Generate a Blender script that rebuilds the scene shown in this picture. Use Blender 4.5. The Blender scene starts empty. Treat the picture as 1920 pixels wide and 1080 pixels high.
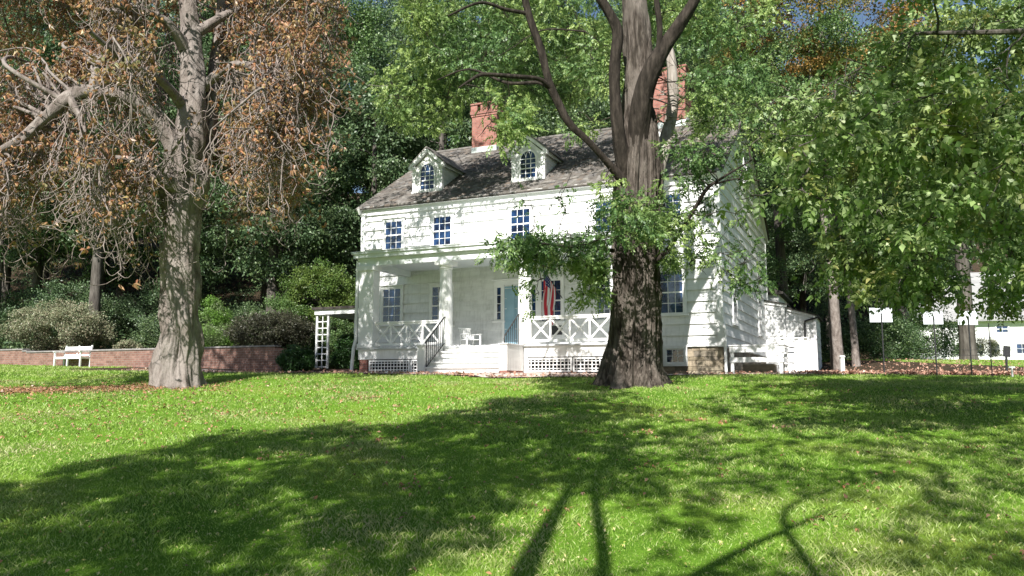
import bpy, math, random
import numpy as np
from mathutils import Vector, Matrix
R = math.radians
random.seed(7)
rng = np.random.default_rng(11)

# ------------------------------------------------------------------ camera, sky, sun, exposure
sc = bpy.context.scene
col = sc.collection
EYE = -0.35                      # camera height; 0 is the ground at the house
FOC = 1500.0                     # focal length in pixels of a 1920 wide picture
PITCH = math.atan(180 / 1500)
cam = bpy.data.cameras.new("camera")
cam.sensor_width = 36
cam.lens = FOC / 1920 * 36
cam.clip_start = 0.1
cam.clip_end = 3000
camo = bpy.data.objects.new("camera", cam)
col.objects.link(camo)
camo.location = (0, 0, EYE)
camo.rotation_euler = (R(90) + PITCH, 0, 0)
sc.camera = camo

SUN_EL, SUN_AZ = 41.0, 17.0      # azimuth: degrees to the left of straight behind the camera
sdir = Vector((-math.sin(R(SUN_AZ)) * math.cos(R(SUN_EL)), -math.cos(R(SUN_AZ)) * math.cos(R(SUN_EL)), math.sin(R(SUN_EL))))
sl = bpy.data.lights.new("sun", 'SUN')
sl.energy = 5.0
sl.angle = R(0.53)
sl.color = (1.0, 0.965, 0.91)
so = bpy.data.objects.new("sun", sl)
col.objects.link(so)
so.rotation_euler = sdir.to_track_quat('Z', 'Y').to_euler()
w = bpy.data.worlds.new("World")
sc.world = w
w.use_nodes = True
nt = w.node_tree
bg = nt.nodes["Background"]
sky = nt.nodes.new("ShaderNodeTexSky")
sky.sky_type = 'NISHITA'
sky.sun_disc = False
sky.sun_elevation = R(SUN_EL)
sky.sun_rotation = R(180 + SUN_AZ)
sky.air_density = 1.0
sky.dust_density = 0.6
nt.links.new(sky.outputs[0], bg.inputs[0])
bg.inputs[1].default_value = 0.058
sc.view_settings.view_transform = 'Standard'
sc.view_settings.look = 'None'
sc.view_settings.exposure = 1.0
sc.view_settings.gamma = 1.0
sc.cycles.max_bounces = 6
sc.cycles.diffuse_bounces = 3
sc.cycles.glossy_bounces = 2
sc.cycles.transmission_bounces = 4
sc.cycles.transparent_max_bounces = 4

# ------------------------------------------------------------------ picture helpers
SP, CP = math.sin(PITCH), math.cos(PITCH)
def at(px, py, Y):
    x = (px - 960) / FOC; u = (540 - py) / FOC
    dy, dz = CP - u * SP, SP + u * CP
    k = Y / dy
    return np.array((x * k, Y, EYE + dz * k))

# ------------------------------------------------------------------ ground height
def _prof(pts):
    xs = np.array([p[0] for p in pts], float); ys = np.array([p[1] for p in pts], float)
    t = np.arange(-80, 420, 0.25); v = np.interp(t, xs, ys)
    k = np.exp(-0.5 * (np.arange(-12, 13) / 4.5) ** 2); k /= k.sum()
    vp = np.pad(v, 12, mode='edge')
    return t, np.convolve(vp, k, mode='valid')
PC = _prof([(-80, -8), (-20, -4.2), (0, -2.4), (6.6, -1.6), (13, -.8), (20, -.05), (22.5, .2), (25, .34), (37, .36), (42, .6), (60, 5), (90, 17), (140, 32), (420, 70)])
PL = _prof([(-80, -8), (-20, -4.2), (0, -2.4), (6.6, -1.6), (13, -.8), (20, -.05), (25, .31), (30, .52), (38, .84), (41, 1.2), (60, 6), (90, 18), (140, 34), (420, 70)])
PR = _prof([(-80, -8), (-20, -4.2), (0, -2.4), (6.6, -1.6), (13, -.8), (20, -.05), (23, .12), (25, .30), (30, .5), (40, 1.2), (58, 1.75), (75, 2.4), (95, 12), (140, 30), (420, 70)])
def sst(e0, e1, x):
    t = np.clip((x - e0) / (e1 - e0), 0, 1); return t * t * (3 - 2 * t)
def g(X, Y):
    X = np.asarray(X, float); Y = np.asarray(Y, float)
    c = np.interp(Y, *PC); l = np.interp(Y, *PL); r = np.interp(Y, *PR)
    wl = 1 - sst(-13, -7, X); wr = sst(10.5, 16, X - 0.12 * (Y - 26))
    z = c * (1 - wl - wr) + l * wl + r * wr
    # gentle unevenness on the lawn
    z = z + 0.035 * np.sin(X * 0.55 + 1.3) * np.sin(Y * 0.47 + .4) * (Y < 23) + 0.02 * np.sin(X * 1.3) * np.cos(Y * 1.1 + X * .3) * (Y < 23)
    return z + EYE
def gz(x, y): return float(g(x, y))

# ------------------------------------------------------------------ materials
def newmat(name):
    m = bpy.data.materials.new(name); m.use_nodes = True
    return m, m.node_tree, m.node_tree.nodes["Principled BSDF"]
def N(nt, typ, **kw):
    n = nt.nodes.new(typ)
    for k, v in kw.items(): setattr(n, k, v)
    return n
def ramp(nt, fac, cols, pos=None):
    r = N(nt, "ShaderNodeValToRGB")
    e = r.color_ramp.elements
    n = len(cols)
    for i, c in enumerate(cols):
        p = pos[i] if pos else i / (n - 1)
        if i == 0: e[0].position = p; q = e[0]
        elif i == n - 1: q = e[len(e) - 1]; q.position = p
        else: q = e.new(p)
        q.color = (*c, 1)
    nt.links.new(fac, r.inputs[0])
    return r.outputs[0]
def coords(nt, scale=(1, 1, 1), kind='Object'):
    tc = N(nt, "ShaderNodeTexCoord"); mp = N(nt, "ShaderNodeMapping")
    nt.links.new(tc.outputs[kind], mp.inputs[0]); mp.inputs['Scale'].default_value = scale
    return mp.outputs[0]
def noise(nt, vec, scale, detail=5, rough=.55):
    n = N(nt, "ShaderNodeTexNoise"); n.inputs['Scale'].default_value = scale; n.inputs['Detail'].default_value = detail
    n.inputs['Roughness'].default_value = rough
    if vec is not None: nt.links.new(vec, n.inputs['Vector'])
    return n.outputs[0]
def mixc(nt, fac, a, b, mode='MIX'):
    m = N(nt, "ShaderNodeMix", data_type='RGBA', blend_type=mode)
    for s, v in ((0, fac), (6, a), (7, b)):
        if isinstance(v, (int, float)): m.inputs[s].default_value = v
        elif isinstance(v, tuple): m.inputs[s].default_value = (*v, 1)
        else: nt.links.new(v, m.inputs[s])
    return m.outputs[2]
def bump(nt, h, b, dist=.02, strength=.6):
    n = N(nt, "ShaderNodeBump"); n.inputs['Distance'].default_value = dist; n.inputs['Strength'].default_value = strength
    nt.links.new(h, n.inputs['Height']); nt.links.new(n.outputs[0], b.inputs['Normal'])
def simple(name, cols, scale=4, rough=.6, stretch=(1, 1, 1), bd=0, bs=.5, spec=.4, metal=0, pos=None, detail=6):
    m, nt, b = newmat(name)
    v = coords(nt, stretch)
    n = noise(nt, v, scale, detail)
    nt.links.new(ramp(nt, n, cols, pos or [0.3 + .4 * i / (len(cols) - 1) for i in range(len(cols))]), b.inputs['Base Color'])
    b.inputs['Roughness'].default_value = rough; b.inputs['Specular IOR Level'].default_value = spec; b.inputs['Metallic'].default_value = metal
    if bd: bump(nt, n, b, bd, bs)
    return m
def islands(name, cols, rough=.7, nscale=6, stretch=(1, 1, 1), bd=.01, var=.35):
    m, nt, b = newmat(name)
    ge = N(nt, "ShaderNodeNewGeometry")
    c = ramp(nt, ge.outputs['Random Per Island'], cols)
    n = noise(nt, coords(nt, stretch), nscale, 6, .65)
    d = ramp(nt, n, [(1 - var,) * 3, (1 + var * .4,) * 3], [.3, .7])
    nt.links.new(mixc(nt, 1.0, c, d, 'MULTIPLY'), b.inputs['Base Color'])
    b.inputs['Roughness'].default_value = rough; b.inputs['Specular IOR Level'].default_value = .25
    bump(nt, n, b, bd, .7)
    return m
def leafmat(name, cols, cols2=None, nscale=.6, transl=.3, npos=(.45, .6), rough=.45):
    m, nt, b = newmat(name)
    ge = N(nt, "ShaderNodeNewGeometry")
    c = ramp(nt, ge.outputs['Random Per Island'], cols)
    if cols2:
        c2 = ramp(nt, ge.outputs['Random Per Island'], cols2)
        oi = N(nt, "ShaderNodeObjectInfo")
        tc = N(nt, "ShaderNodeTexCoord")
        va = N(nt, "ShaderNodeVectorMath", operation='ADD')
        nt.links.new(tc.outputs['Object'], va.inputs[0]); nt.links.new(oi.outputs['Location'], va.inputs[1])
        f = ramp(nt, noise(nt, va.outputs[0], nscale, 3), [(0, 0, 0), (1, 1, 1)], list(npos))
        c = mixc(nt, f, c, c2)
    nt.links.new(c, b.inputs['Base Color'])
    b.inputs['Roughness'].default_value = rough; b.inputs['Specular IOR Level'].default_value = .5
    t = N(nt, "ShaderNodeBsdfTranslucent"); nt.links.new(c, t.inputs[0])
    mx = N(nt, "ShaderNodeMixShader"); mx.inputs[0].default_value = transl
    nt.links.new(b.outputs[0], mx.inputs[1]); nt.links.new(t.outputs[0], mx.inputs[2])
    nt.links.new(mx.outputs[0], nt.nodes["Material Output"].inputs[0])
    return m
def brickmat(name, c1, c2, mortar, sx=.22, sy=.075, axes='XZ'):
    m, nt, b = newmat(name)
    tc = N(nt, "ShaderNodeTexCoord"); sp = N(nt, "ShaderNodeSeparateXYZ"); cb = N(nt, "ShaderNodeCombineXYZ")
    nt.links.new(tc.outputs['Object'], sp.inputs[0])
    ad = N(nt, "ShaderNodeMath", operation='ADD')
    nt.links.new(sp.outputs[0], ad.inputs[0]); nt.links.new(sp.outputs[1], ad.inputs[1])
    nt.links.new(ad.outputs[0], cb.inputs[0]); nt.links.new(sp.outputs[2], cb.inputs[1])
    br = N(nt, "ShaderNodeTexBrick")
    br.inputs['Scale'].default_value = 1; br.inputs['Brick Width'].default_value = sx; br.inputs['Row Height'].default_value = sy
    br.inputs['Mortar Size'].default_value = .007; br.inputs['Mortar Smooth'].default_value = .2
    br.inputs['Color1'].default_value = (*c1, 1); br.inputs['Color2'].default_value = (*c2, 1); br.inputs['Mortar'].default_value = (*mortar, 1)
    nt.links.new(cb.outputs[0], br.inputs[0])
    n = noise(nt, tc.outputs['Object'], 3, 5)
    d = ramp(nt, n, [(.7,) * 3, (1.15,) * 3], [.3, .7])
    nt.links.new(mixc(nt, 1.0, br.outputs[0], d, 'MULTIPLY'), b.inputs['Base Color'])
    b.inputs['Roughness'].default_value = .9; b.inputs['Specular IOR Level'].default_value = .2
    inv = N(nt, "ShaderNodeMath", operation='SUBTRACT'); inv.inputs[0].default_value = 1
    nt.links.new(br.outputs[1], inv.inputs[1]); bump(nt, inv.outputs[0], b, .008, .8)
    return m
def barkmat(name, cols, vs=(5, 5, .7), bd=.05, patch=None):
    m, nt, b = newmat(name)
    v = coords(nt, vs)
    n = noise(nt, v, 1.6, 8, .65)
    n2 = noise(nt, coords(nt, (1, 1, .6)), 1.3, 4)
    c = ramp(nt, n, cols, [.3 + .4 * i / (len(cols) - 1) for i in range(len(cols))])
    if patch: c = mixc(nt, ramp(nt, n2, [(0, 0, 0), (.8, .8, .8)], [.5, .62]), c, patch)
    nt.links.new(c, b.inputs['Base Color'])
    b.inputs['Roughness'].default_value = .95; b.inputs['Specular IOR Level'].default_value = .15
    bump(nt, n, b, bd, .9)
    return m

MAT = {}
def white_paint():
    m, nt, b = newmat("white_paint")
    n = noise(nt, coords(nt, (.6, .6, 2.5)), 1.5, 6, .6)
    n2 = noise(nt, coords(nt, (9, 9, .8)), 1.2, 5, .6)
    c = ramp(nt, n, [(.66, .66, .65), (.80, .80, .79)], [.32, .6])
    d = ramp(nt, n2, [(.84, .84, .83), (1, 1, 1)], [.3, .52])
    nt.links.new(mixc(nt, 1.0, c, d, 'MULTIPLY'), b.inputs['Base Color'])
    b.inputs['Roughness'].default_value = .55; b.inputs['Specular IOR Level'].default_value = .3
    bump(nt, n2, b, .004, .4)
    return m
MAT['white'] = white_paint()
MAT['trim'] = simple("white_trim_paint", [(.74, .74, .73), (.83, .83, .82)], 3, .5, bd=.002)
MAT['ceiling'] = simple("porch_ceiling_paint", [(.68, .71, .72), (.76, .79, .79)], 2, .6)
MAT['door'] = simple("blue_grey_door_paint", [(.22, .36, .45), (.27, .42, .51)], 3, .4)
MAT['dark'] = simple("crawlspace_shade_black", [(.012, .012, .013), (.02, .02, .02)], 4, .9)
MAT['iron'] = simple("black_iron", [(.015, .015, .017), (.035, .035, .036)], 20, .5, spec=.5)
MAT['shingle'] = islands("weathered_wood_shingle", [(.10, .09, .083), (.18, .165, .15), (.13, .115, .10), (.24, .225, .205), (.15, .14, .135), (.19, .15, .12)], .9, 3, bd=.006, var=.45)
MAT['shinglebase'] = simple("roof_underlay", [(.05, .045, .04), (.08, .07, .065)], 3, .9)
MAT['brick'] = brickmat("red_brick", (.30, .12, .095), (.37, .165, .13), (.30, .25, .22))
MAT['brickwall'] = brickmat("old_garden_brick", (.17, .09, .07), (.26, .15, .12), (.30, .26, .23), .24, .10)
MAT['coping'] = simple("stone_coping", [(.16, .15, .15), (.28, .26, .25)], 6, .9, bd=.01)
MAT['stone'] = islands("foundation_fieldstone", [(.27, .22, .15), (.34, .29, .21), (.22, .19, .15), (.40, .34, .25), (.30, .24, .17)], .9, 5, bd=.02)
MAT['flashing'] = simple("pale_lead_flashing", [(.45, .50, .48), (.58, .62, .60)], 3, .5)
MAT['lattice'] = MAT['trim']
def glassmat():
    m, nt, b = newmat("window_glass")
    n = noise(nt, coords(nt, (1, 1, 1)), 2.2, 4)
    nt.links.new(ramp(nt, n, [(.006, .012, .03), (.02, .055, .14)], [.38, .62]), b.inputs['Base Color'])  # blue painted into the glass for the sky it reflects
    b.inputs['Roughness'].default_value = .03; b.inputs['IOR'].default_value = 1.75
    w = noise(nt, coords(nt, (1, 1, 1)), 5, 2); bump(nt, w, b, .01, .25)
    return m
MAT['glass'] = glassmat()
MAT['bark_big'] = barkmat("locust_bark", [(.024, .019, .015), (.085, .070, .058), (.235, .20, .172)], (9, 9, 1.0), .2, (.20, .172, .148))  # dark tones are fissure colour and also stand in for furrow shade
MAT['bark_shaded'] = barkmat("shaded_limb_bark", [(.012, .010, .008), (.032, .026, .021), (.07, .057, .047)], (6, 6, 1.2), .06)  # bark colour darkened to paint in the shade on the limbs
MAT['bark_pale'] = barkmat("bare_dead_wood", [(.17, .145, .12), (.31, .275, .24), (.45, .41, .37)], (8, 8, .6), .04)
MAT['bark_grey'] = barkmat("grey_chestnut_bark", [(.085, .068, .058), (.19, .16, .142), (.30, .265, .24)], (4, 4, 2.0), .09, (.25, .22, .20))
MAT['bark_forest'] = barkmat("forest_bark", [(.035, .03, .026), (.09, .08, .07), (.16, .145, .13)], (5, 5, .8), .05)
MAT['twig'] = simple("pale_twig_bark", [(.13, .10, .088), (.30, .25, .228)], 1.2, .9)
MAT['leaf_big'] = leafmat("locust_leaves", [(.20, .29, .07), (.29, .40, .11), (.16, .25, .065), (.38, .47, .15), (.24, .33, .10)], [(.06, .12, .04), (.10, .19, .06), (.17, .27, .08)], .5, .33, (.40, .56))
MAT['leaf_right'] = leafmat("broad_green_leaves", [(.10, .18, .045), (.17, .27, .07), (.24, .34, .11), (.36, .45, .20), (.12, .20, .055)], [(.22, .29, .06), (.34, .38, .11), (.12, .19, .05), (.40, .36, .12)], .7, .3, (.5, .62))
MAT['leaf_rust'] = leafmat("rusty_autumn_leaves", [(.46, .20, .09), (.24, .12, .075), (.54, .30, .13), (.13, .09, .065), (.48, .36, .15), (.36, .20, .12), (.31, .12, .06)], [(.10, .14, .05), (.18, .20, .08), (.28, .22, .10), (.40, .18, .08)], .55, .3, (.5, .66))
MAT['leaf_orange'] = leafmat("orange_beech_leaves", [(.34, .17, .045), (.25, .15, .05), (.42, .24, .06), (.18, .14, .045)], [(.10, .14, .03), (.16, .19, .045)], .5, .3, (.45, .6))
FOREST = [leafmat("forest_leaves_deep", [(.035, .075, .03), (.07, .13, .05), (.17, .25, .12), (.06, .10, .05), (.11, .17, .07)], [(.03, .06, .03), (.07, .12, .05), (.20, .28, .11), (.05, .09, .04)], .35, .25),
          leafmat("forest_leaves_mid", [(.06, .13, .04), (.12, .21, .06), (.21, .31, .11), (.08, .15, .05), (.15, .25, .07)], [(.04, .09, .035), (.10, .18, .06), (.16, .22, .06)], .35, .25),
          leafmat("forest_leaves_yellowish", [(.11, .18, .035), (.16, .23, .05), (.08, .14, .03), (.20, .25, .06)], [(.06, .13, .03), (.10, .17, .035)], .4, .3)]
MAT['leaf_olive'] = leafmat("grey_green_shrub_leaves", [(.19, .22, .12), (.27, .29, .17), (.15, .19, .10), (.33, .31, .21), (.30, .24, .16)], None, 1, .2)
MAT['leaf_lime'] = leafmat("bright_shrub_leaves", [(.12, .24, .04), (.17, .31, .05), (.09, .19, .035)], [(.18, .23, .10), (.13, .19, .07)], 1.0, .3)
MAT['leaf_box'] = leafmat("dark_boxwood_leaves", [(.03, .085, .02), (.055, .13, .03), (.025, .06, .018)], None, 1, .15)
MAT['leaf_brownish'] = leafmat("dark_smoky_leaves", [(.05, .055, .035), (.085, .08, .05), (.06, .075, .035), (.10, .085, .06)], None, 1, .2)

# ------------------------------------------------------------------ mesh building
def mesh_np(name, V, F, mats, smooth=False, midx=None):
    """V (n,3) array, F (m,4) quads (or list of ragged faces)"""
    me = bpy.data.meshes.new(name)
    if isinstance(F, np.ndarray):
        m, k = F.shape
        me.vertices.add(len(V)); me.vertices.foreach_set("co", np.ascontiguousarray(V, dtype=np.float32).ravel())
        me.loops.add(m * k); me.loops.foreach_set("vertex_index", np.ascontiguousarray(F, dtype=np.int32).ravel())
        me.polygons.add(m); me.polygons.foreach_set("loop_start", np.arange(0, m * k, k, dtype=np.int32))
        me.update(calc_edges=True)
    else:
        me.from_pydata([tuple(v) for v in V], [], F)
    for q in (mats if isinstance(mats, (list, tuple)) else [mats]): me.materials.append(q)
    if smooth: me.polygons.foreach_set("use_smooth", np.ones(len(me.polygons), dtype=bool))
    if midx is not None: me.polygons.foreach_set("material_index", np.asarray(midx, dtype=np.int32))
    me.update()
    return me
def link(name, me, parent=None, loc=None):
    o = bpy.data.objects.new(name, me); col.objects.link(o)
    if parent is not None: o.parent = parent
    if loc is not None: o.location = loc
    return o
def tag(o, label=None, cat=None, group=None, kind=None):
    if label: o['label'] = label
    if cat: o['category'] = cat
    if group: o['group'] = group
    if kind: o['kind'] = kind
    return o
def thing(name, label, cat, loc=(0, 0, 0), rz=0, group=None):
    o = bpy.data.objects.new(name, None); o.empty_display_size = .3; col.objects.link(o)
    o.location = loc; o.rotation_euler = (0, 0, rz)
    return tag(o, label, cat, group)
def copy_tree(o, parent=None):
    c = o.copy(); col.objects.link(c); c.parent = parent
    for ch in [x for x in bpy.data.objects if x.parent == o]: copy_tree(ch, c)
    return c

class MB:
    def __init__(s): s.V = []; s.F = []; s.n = 0; s.M = []
    def add(s, V, F, mi=0):
        V = [tuple(v) for v in V]
        s.V += V; s.F += [tuple(i + s.n for i in f) for f in F]; s.n += len(V); s.M += [mi] * len(F); return s
    def box(s, x0, x1, y0, y1, z0, z1, mi=0, T=None):
        V = [(x0, y0, z0), (x1, y0, z0), (x1, y1, z0), (x0, y1, z0), (x0, y0, z1), (x1, y0, z1), (x1, y1, z1), (x0, y1, z1)]
        if T is not None: V = [T @ Vector(v) for v in V]
        return s.add(V, [(0, 3, 2, 1), (4, 5, 6, 7), (0, 1, 5, 4), (1, 2, 6, 5), (2, 3, 7, 6), (3, 0, 4, 7)], mi)
    def bar(s, p, q, w, h, mi=0, up=(0, 0, 1)):
        p, q = Vector(p), Vector(q); d = (q - p); L = d.length; d.normalize()
        upv = Vector(up)
        if abs(d.dot(upv)) > .98: upv = Vector((0, 1, 0))
        y = upv.cross(d).normalized(); z = d.cross(y)
        T = Matrix(((d.x, y.x, z.x, p.x), (d.y, y.y, z.y, p.y), (d.z, y.z, z.z, p.z), (0, 0, 0, 1)))
        return s.box(0, L, -w / 2, w / 2, -h / 2, h / 2, mi, T)
    def tube(s, pts, rad, n=8, mi=0, cap=True):
        V, F = tube_np(np.array([tuple(p) for p in pts], float), np.array(rad if hasattr(rad, '__len__') else [rad] * len(pts), float), n)
        F = [tuple(f) for f in F.tolist()]
        if cap:
            F.append(tuple(range(n))[::-1]); F.append(tuple(range(len(V) - n, len(V))))
        return s.add(V.tolist(), F, mi)
    def prism(s, poly, y0, y1, mi=0, f=None):
        """poly: list of (x,z) ccw; extruded along y"""
        n = len(poly)
        V = [(x, y0, z) for x, z in poly] + [(x, y1, z) for x, z in poly]
        if f: V = [f(*v) for v in V]
        F = [tuple(range(n)), tuple(range(2 * n - 1, n - 1, -1))] + [(i, i + n, (i + 1) % n + n, (i + 1) % n) for i in range(n)]
        return s.add(V, F, mi)
    def lathe(s, c, prof, n=20, mi=0):
        V = []; F = []
        for z, r in prof:
            for i in range(n): a = 2 * math.pi * i / n; V.append((c[0] + r * math.cos(a), c[1] + r * math.sin(a), c[2] + z))
        for j in range(len(prof) - 1):
            for i in range(n): F.append((j * n + i, j * n + (i + 1) % n, (j + 1) * n + (i + 1) % n, (j + 1) * n + i))
        F.append(tuple(range(n))[::-1]); F.append(tuple(range((len(prof) - 1) * n, len(prof) * n)))
        return s.add(V, F, mi)
    def build(s, name, mats, parent=None, smooth=False, bevel=0, loc=None):
        me = mesh_np(name, s.V, s.F, mats, smooth, s.M)
        o = link(name, me, parent, loc)
        if bevel:
            b = o.modifiers.new("bevel", 'BEVEL'); b.width = bevel; b.segments = 2; b.limit_method = 'ANGLE'; b.angle_limit = R(40)
        return o

def tube_np(P, Rr, n=6):
    P = np.asarray(P, float); m = len(P)
    T = np.gradient(P, axis=0); T /= np.linalg.norm(T, axis=1)[:, None] + 1e-9
    ref = np.array((0.31, 0.22, 0.92)) if abs(T[0] @ np.array((0.31, .22, .92))) < .9 else np.array((1., .1, 0))
    U = np.cross(T, ref); U /= np.linalg.norm(U, axis=1)[:, None] + 1e-9
    W = np.cross(T, U)
    a = np.arange(n) * 2 * math.pi / n
    V = P[:, None, :] + Rr[:, None, None] * (np.cos(a)[None, :, None] * U[:, None, :] + np.sin(a)[None, :, None] * W[:, None, :])
    i = np.arange(m - 1)[:, None] * n; j = np.arange(n)[None, :]
    F = np.stack([i + j, i + (j + 1) % n, i + n + (j + 1) % n, i + n + j], -1).reshape(-1, 4)
    return V.reshape(-1, 3), F
class Acc:
    def __init__(s): s.V = []; s.F = []; s.n = 0
    def add(s, V, F): s.V.append(V); s.F.append(F + s.n); s.n += len(V)
    def tube(s, P, r, n=6): s.add(*tube_np(P, np.asarray(r, float), n))
    def build(s, name, mat, parent=None, smooth=True):
        return link(name, mesh_np(name, np.concatenate(s.V), np.concatenate(s.F), mat, smooth), parent)
def smooth_path(P, n):
    P = np.asarray(P, float); m = len(P)
    t = np.linspace(0, m - 1, n); out = []
    for x in t:
        i = min(int(x), m - 2); f = x - i
        p0, p1, p2, p3 = P[max(i - 1, 0)], P[i], P[i + 1], P[min(i + 2, m - 1)]
        out.append(.5 * ((2 * p1) + (-p0 + p2) * f + (2 * p0 - 5 * p1 + 4 * p2 - p3) * f * f + (-p0 + 3 * p1 - 3 * p2 + p3) * f ** 3))
    return np.array(out)

# leaf templates: arrays of quads
def kite(l, w, bend=.12, fold=0.08):
    return np.array([(0, 0, 0), (l * .45, w / 2, fold * w), (l, 0, -bend * l), (l * .45, -w / 2, fold * w)], float)
def rotz(a): c, s = math.cos(a), math.sin(a); return np.array(((c, -s, 0), (s, c, 0), (0, 0, 1)))
def roty(a): c, s = math.cos(a), math.sin(a); return np.array(((c, 0, s), (0, 1, 0), (-s, 0, c)))
def rotx(a): c, s = math.cos(a), math.sin(a); return np.array(((1, 0, 0), (0, c, -s), (0, s, c)))
def pinnate(pairs, L, l, w, rs, droop=.35):
    V = []
    for i in range(pairs):
        x = L * (.2 + .75 * i / pairs)
        for s in (-1, 1):
            k = kite(l * rs.uniform(.8, 1.1), w, .2) @ rotx(rs.uniform(-.4, .4)).T @ roty(rs.uniform(0, .5)).T @ rotz(s * rs.uniform(.8, 1.2)).T
            V.append(k + (x, 0, -droop * x * x / L))
    V.append(kite(l, w) @ roty(.5).T + (L * .95, 0, -droop * L * .9))
    return np.concatenate(V)
def palmate(n, l, w, rs, droop=.8):
    V = []
    for i in range(n):
        a = (i - (n - 1) / 2) * (2.6 / n) + rs.uniform(-.2, .2)
        V.append(kite(l * rs.uniform(.7, 1), w, .45, .35) @ roty(droop * rs.uniform(.5, 1.2)).T @ rotz(a).T)
    return np.concatenate(V)
def bunch(n, rad, l, w, rs):
    V = []
    for i in range(n):
        k = kite(l * rs.uniform(.7, 1.1), w * rs.uniform(.8, 1.1), .2) @ rotx(rs.uniform(-1, 1)).T @ roty(rs.uniform(-.5, 1.0)).T @ rotz(rs.uniform(0, 6.28)).T
        V.append(k + rs.normal(0, rad * .55, 3))
    return np.concatenate(V)
def scatter(temps, pos, dirs, scale, rs, roll=.6):
    """temps: list of templates; returns V,F"""
    Vs = []; n = len(pos)
    d = dirs / (np.linalg.norm(dirs, axis=1)[:, None] + 1e-9)
    up = np.array((0, 0, 1.)) + rs.normal(0, roll, (n, 3))
    y = np.cross(up, d); y /= np.linalg.norm(y, axis=1)[:, None] + 1e-9
    z = np.cross(d, y)
    B = np.stack([d, y, z], -1) * scale[:, None, None]
    which = rs.integers(0, len(temps), n)
    for k, t in enumerate(temps):
        s = which == k
        if s.any(): Vs.append((np.einsum('nij,vj->nvi', B[s], t) + pos[s][:, None, :]).reshape(-1, 3))
    V = np.concatenate(Vs)
    return V, np.arange(len(V)).reshape(-1, 4)
def clump_leaves(C, rad, per, temps, rs, flat=.6, down=.3, sc=(.75, 1.2), out=1.0, gaps=None):
    C = np.asarray(C); rad = np.asarray(rad, float) * np.ones(len(C))
    rep = np.repeat(np.arange(len(C)), per)
    u = rs.normal(0, 1, (len(rep), 3)); u /= np.linalg.norm(u, axis=1)[:, None]
    rr = rs.uniform(.25, 1, len(rep)) ** .6
    off = u * rr[:, None] * np.array((1, 1, flat)) * rad[rep][:, None]
    pos = C[rep] + off
    if gaps is not None:          # thin crown where the boughs leave the view to the house open
        qy = pos[:, 1] * CP + (pos[:, 2] - EYE) * SP; qz = -pos[:, 1] * SP + (pos[:, 2] - EYE) * CP
        px, py = 960 + FOC * pos[:, 0] / qy, 540 - FOC * qz / qy
        k = np.ones(len(pos), bool)
        for x0, x1, y0, y1, pr in gaps: k &= ~((px > x0) & (px < x1) & (py > y0) & (py < y1) & (rs.uniform(0, 1, len(pos)) < pr))
        pos, u = pos[k], u[k]; rep = rep[k]
    d = u * out + rs.normal(0, .5, u.shape) + np.array((0, 0, -down))
    return scatter(temps, pos, d, rs.uniform(*sc, len(rep)), rs)
def connect(acc, C, nodes, rs, r0=.05, r1=.008, sag=.25, sides=5, sub=2):
    """a curved branch from the nearest skeleton node to each clump centre"""
    nodes = np.asarray(nodes); C = np.asarray(C)
    if len(C) == 0: return
    d0 = np.array([np.min(np.linalg.norm(nodes - c, axis=1)) for c in C])
    rnode = np.full(len(nodes), 1.0)
    for c in C[np.argsort(d0)]:
        dd = np.linalg.norm(nodes - c, axis=1) + np.maximum(0, nodes[:, 2] - c[2]) * .6
        im = int(np.argmin(dd + (rnode < .999) * .35)); p = nodes[im]
        L = np.linalg.norm(c - p)
        if L < .2: continue
        rs0 = min(r0, .010 + .012 * L) * (1 if rnode[im] > .999 else .62)
        mid = (p + c) / 2 + rs.normal(0, .12 * L, 3) + np.array((0, 0, sag * L))
        P = smooth_path([p, (p + mid) / 2 + rs.normal(0, .04 * L, 3), mid, (mid + c) / 2 + rs.normal(0, .05 * L, 3), c], 10)
        acc.tube(P, np.linspace(max(rs0, r1), r1, 10), sides)
        nodes = np.concatenate([nodes, P[3:9]]); rnode = np.concatenate([rnode, np.zeros(6)])
        for _ in range(sub):
            k = rs.integers(4, 10 - 1); q = P[k]; e = c + rs.normal(0, .35 * min(L, 2.0), 3)
            Q = smooth_path([q, (q + e) / 2 + rs.normal(0, .08 * L, 3) * .5, e], 6)
            acc.tube(Q, np.linspace(.010, .004, 6), 4)

# ------------------------------------------------------------------ ground
HX, HY, HROT = 6.846, 26.0, R(-24.2)
HC, HS = math.cos(HROT), math.sin(HROT)
def h2w(a, b): return (HX + a * HC - b * HS, HY + a * HS + b * HC)
def w2h(X, Y): dx, dy = X - HX, Y - HY; return (dx * HC + dy * HS, -dx * HS + dy * HC)
PBL = lambda a: np.interp(a, [-25, -5.5, -3, -.5, 1.2, 3], [-6.0, -6.0, -5.0, -3.0, -1.8, -.4])
xs = np.concatenate([-np.geomspace(400, 62, 12), np.arange(-60, 60.1, .5), np.geomspace(62, 400, 12)])
ys = np.concatenate([-np.geomspace(300, 32, 8), np.arange(-30, 4, 1.0), np.arange(4, 46, .25), np.arange(46, 100, 1.0), np.geomspace(102, 410, 14)])
GX, GY = np.meshgrid(xs, ys)
GZ = g(GX, GY)
nx, ny = len(xs), len(ys)
ii = (np.arange(ny - 1)[:, None] * nx + np.arange(nx - 1)[None, :])
GF = np.stack([ii, ii + 1, ii + nx + 1, ii + nx], -1).reshape(-1, 4)
gm, nt, b = newmat("ground_cover")
atn = N(nt, "ShaderNodeAttribute"); atn.attribute_name = "soil"
v = coords(nt)
n1 = noise(nt, v, .35, 5); n2 = noise(nt, v, 5, 7, .7); n3 = noise(nt, v, 45, 5, .7)
gr = ramp(nt, n1, [(.09, .20, .015), (.13, .26, .022), (.19, .27, .04)], [.35, .52, .68])
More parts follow.
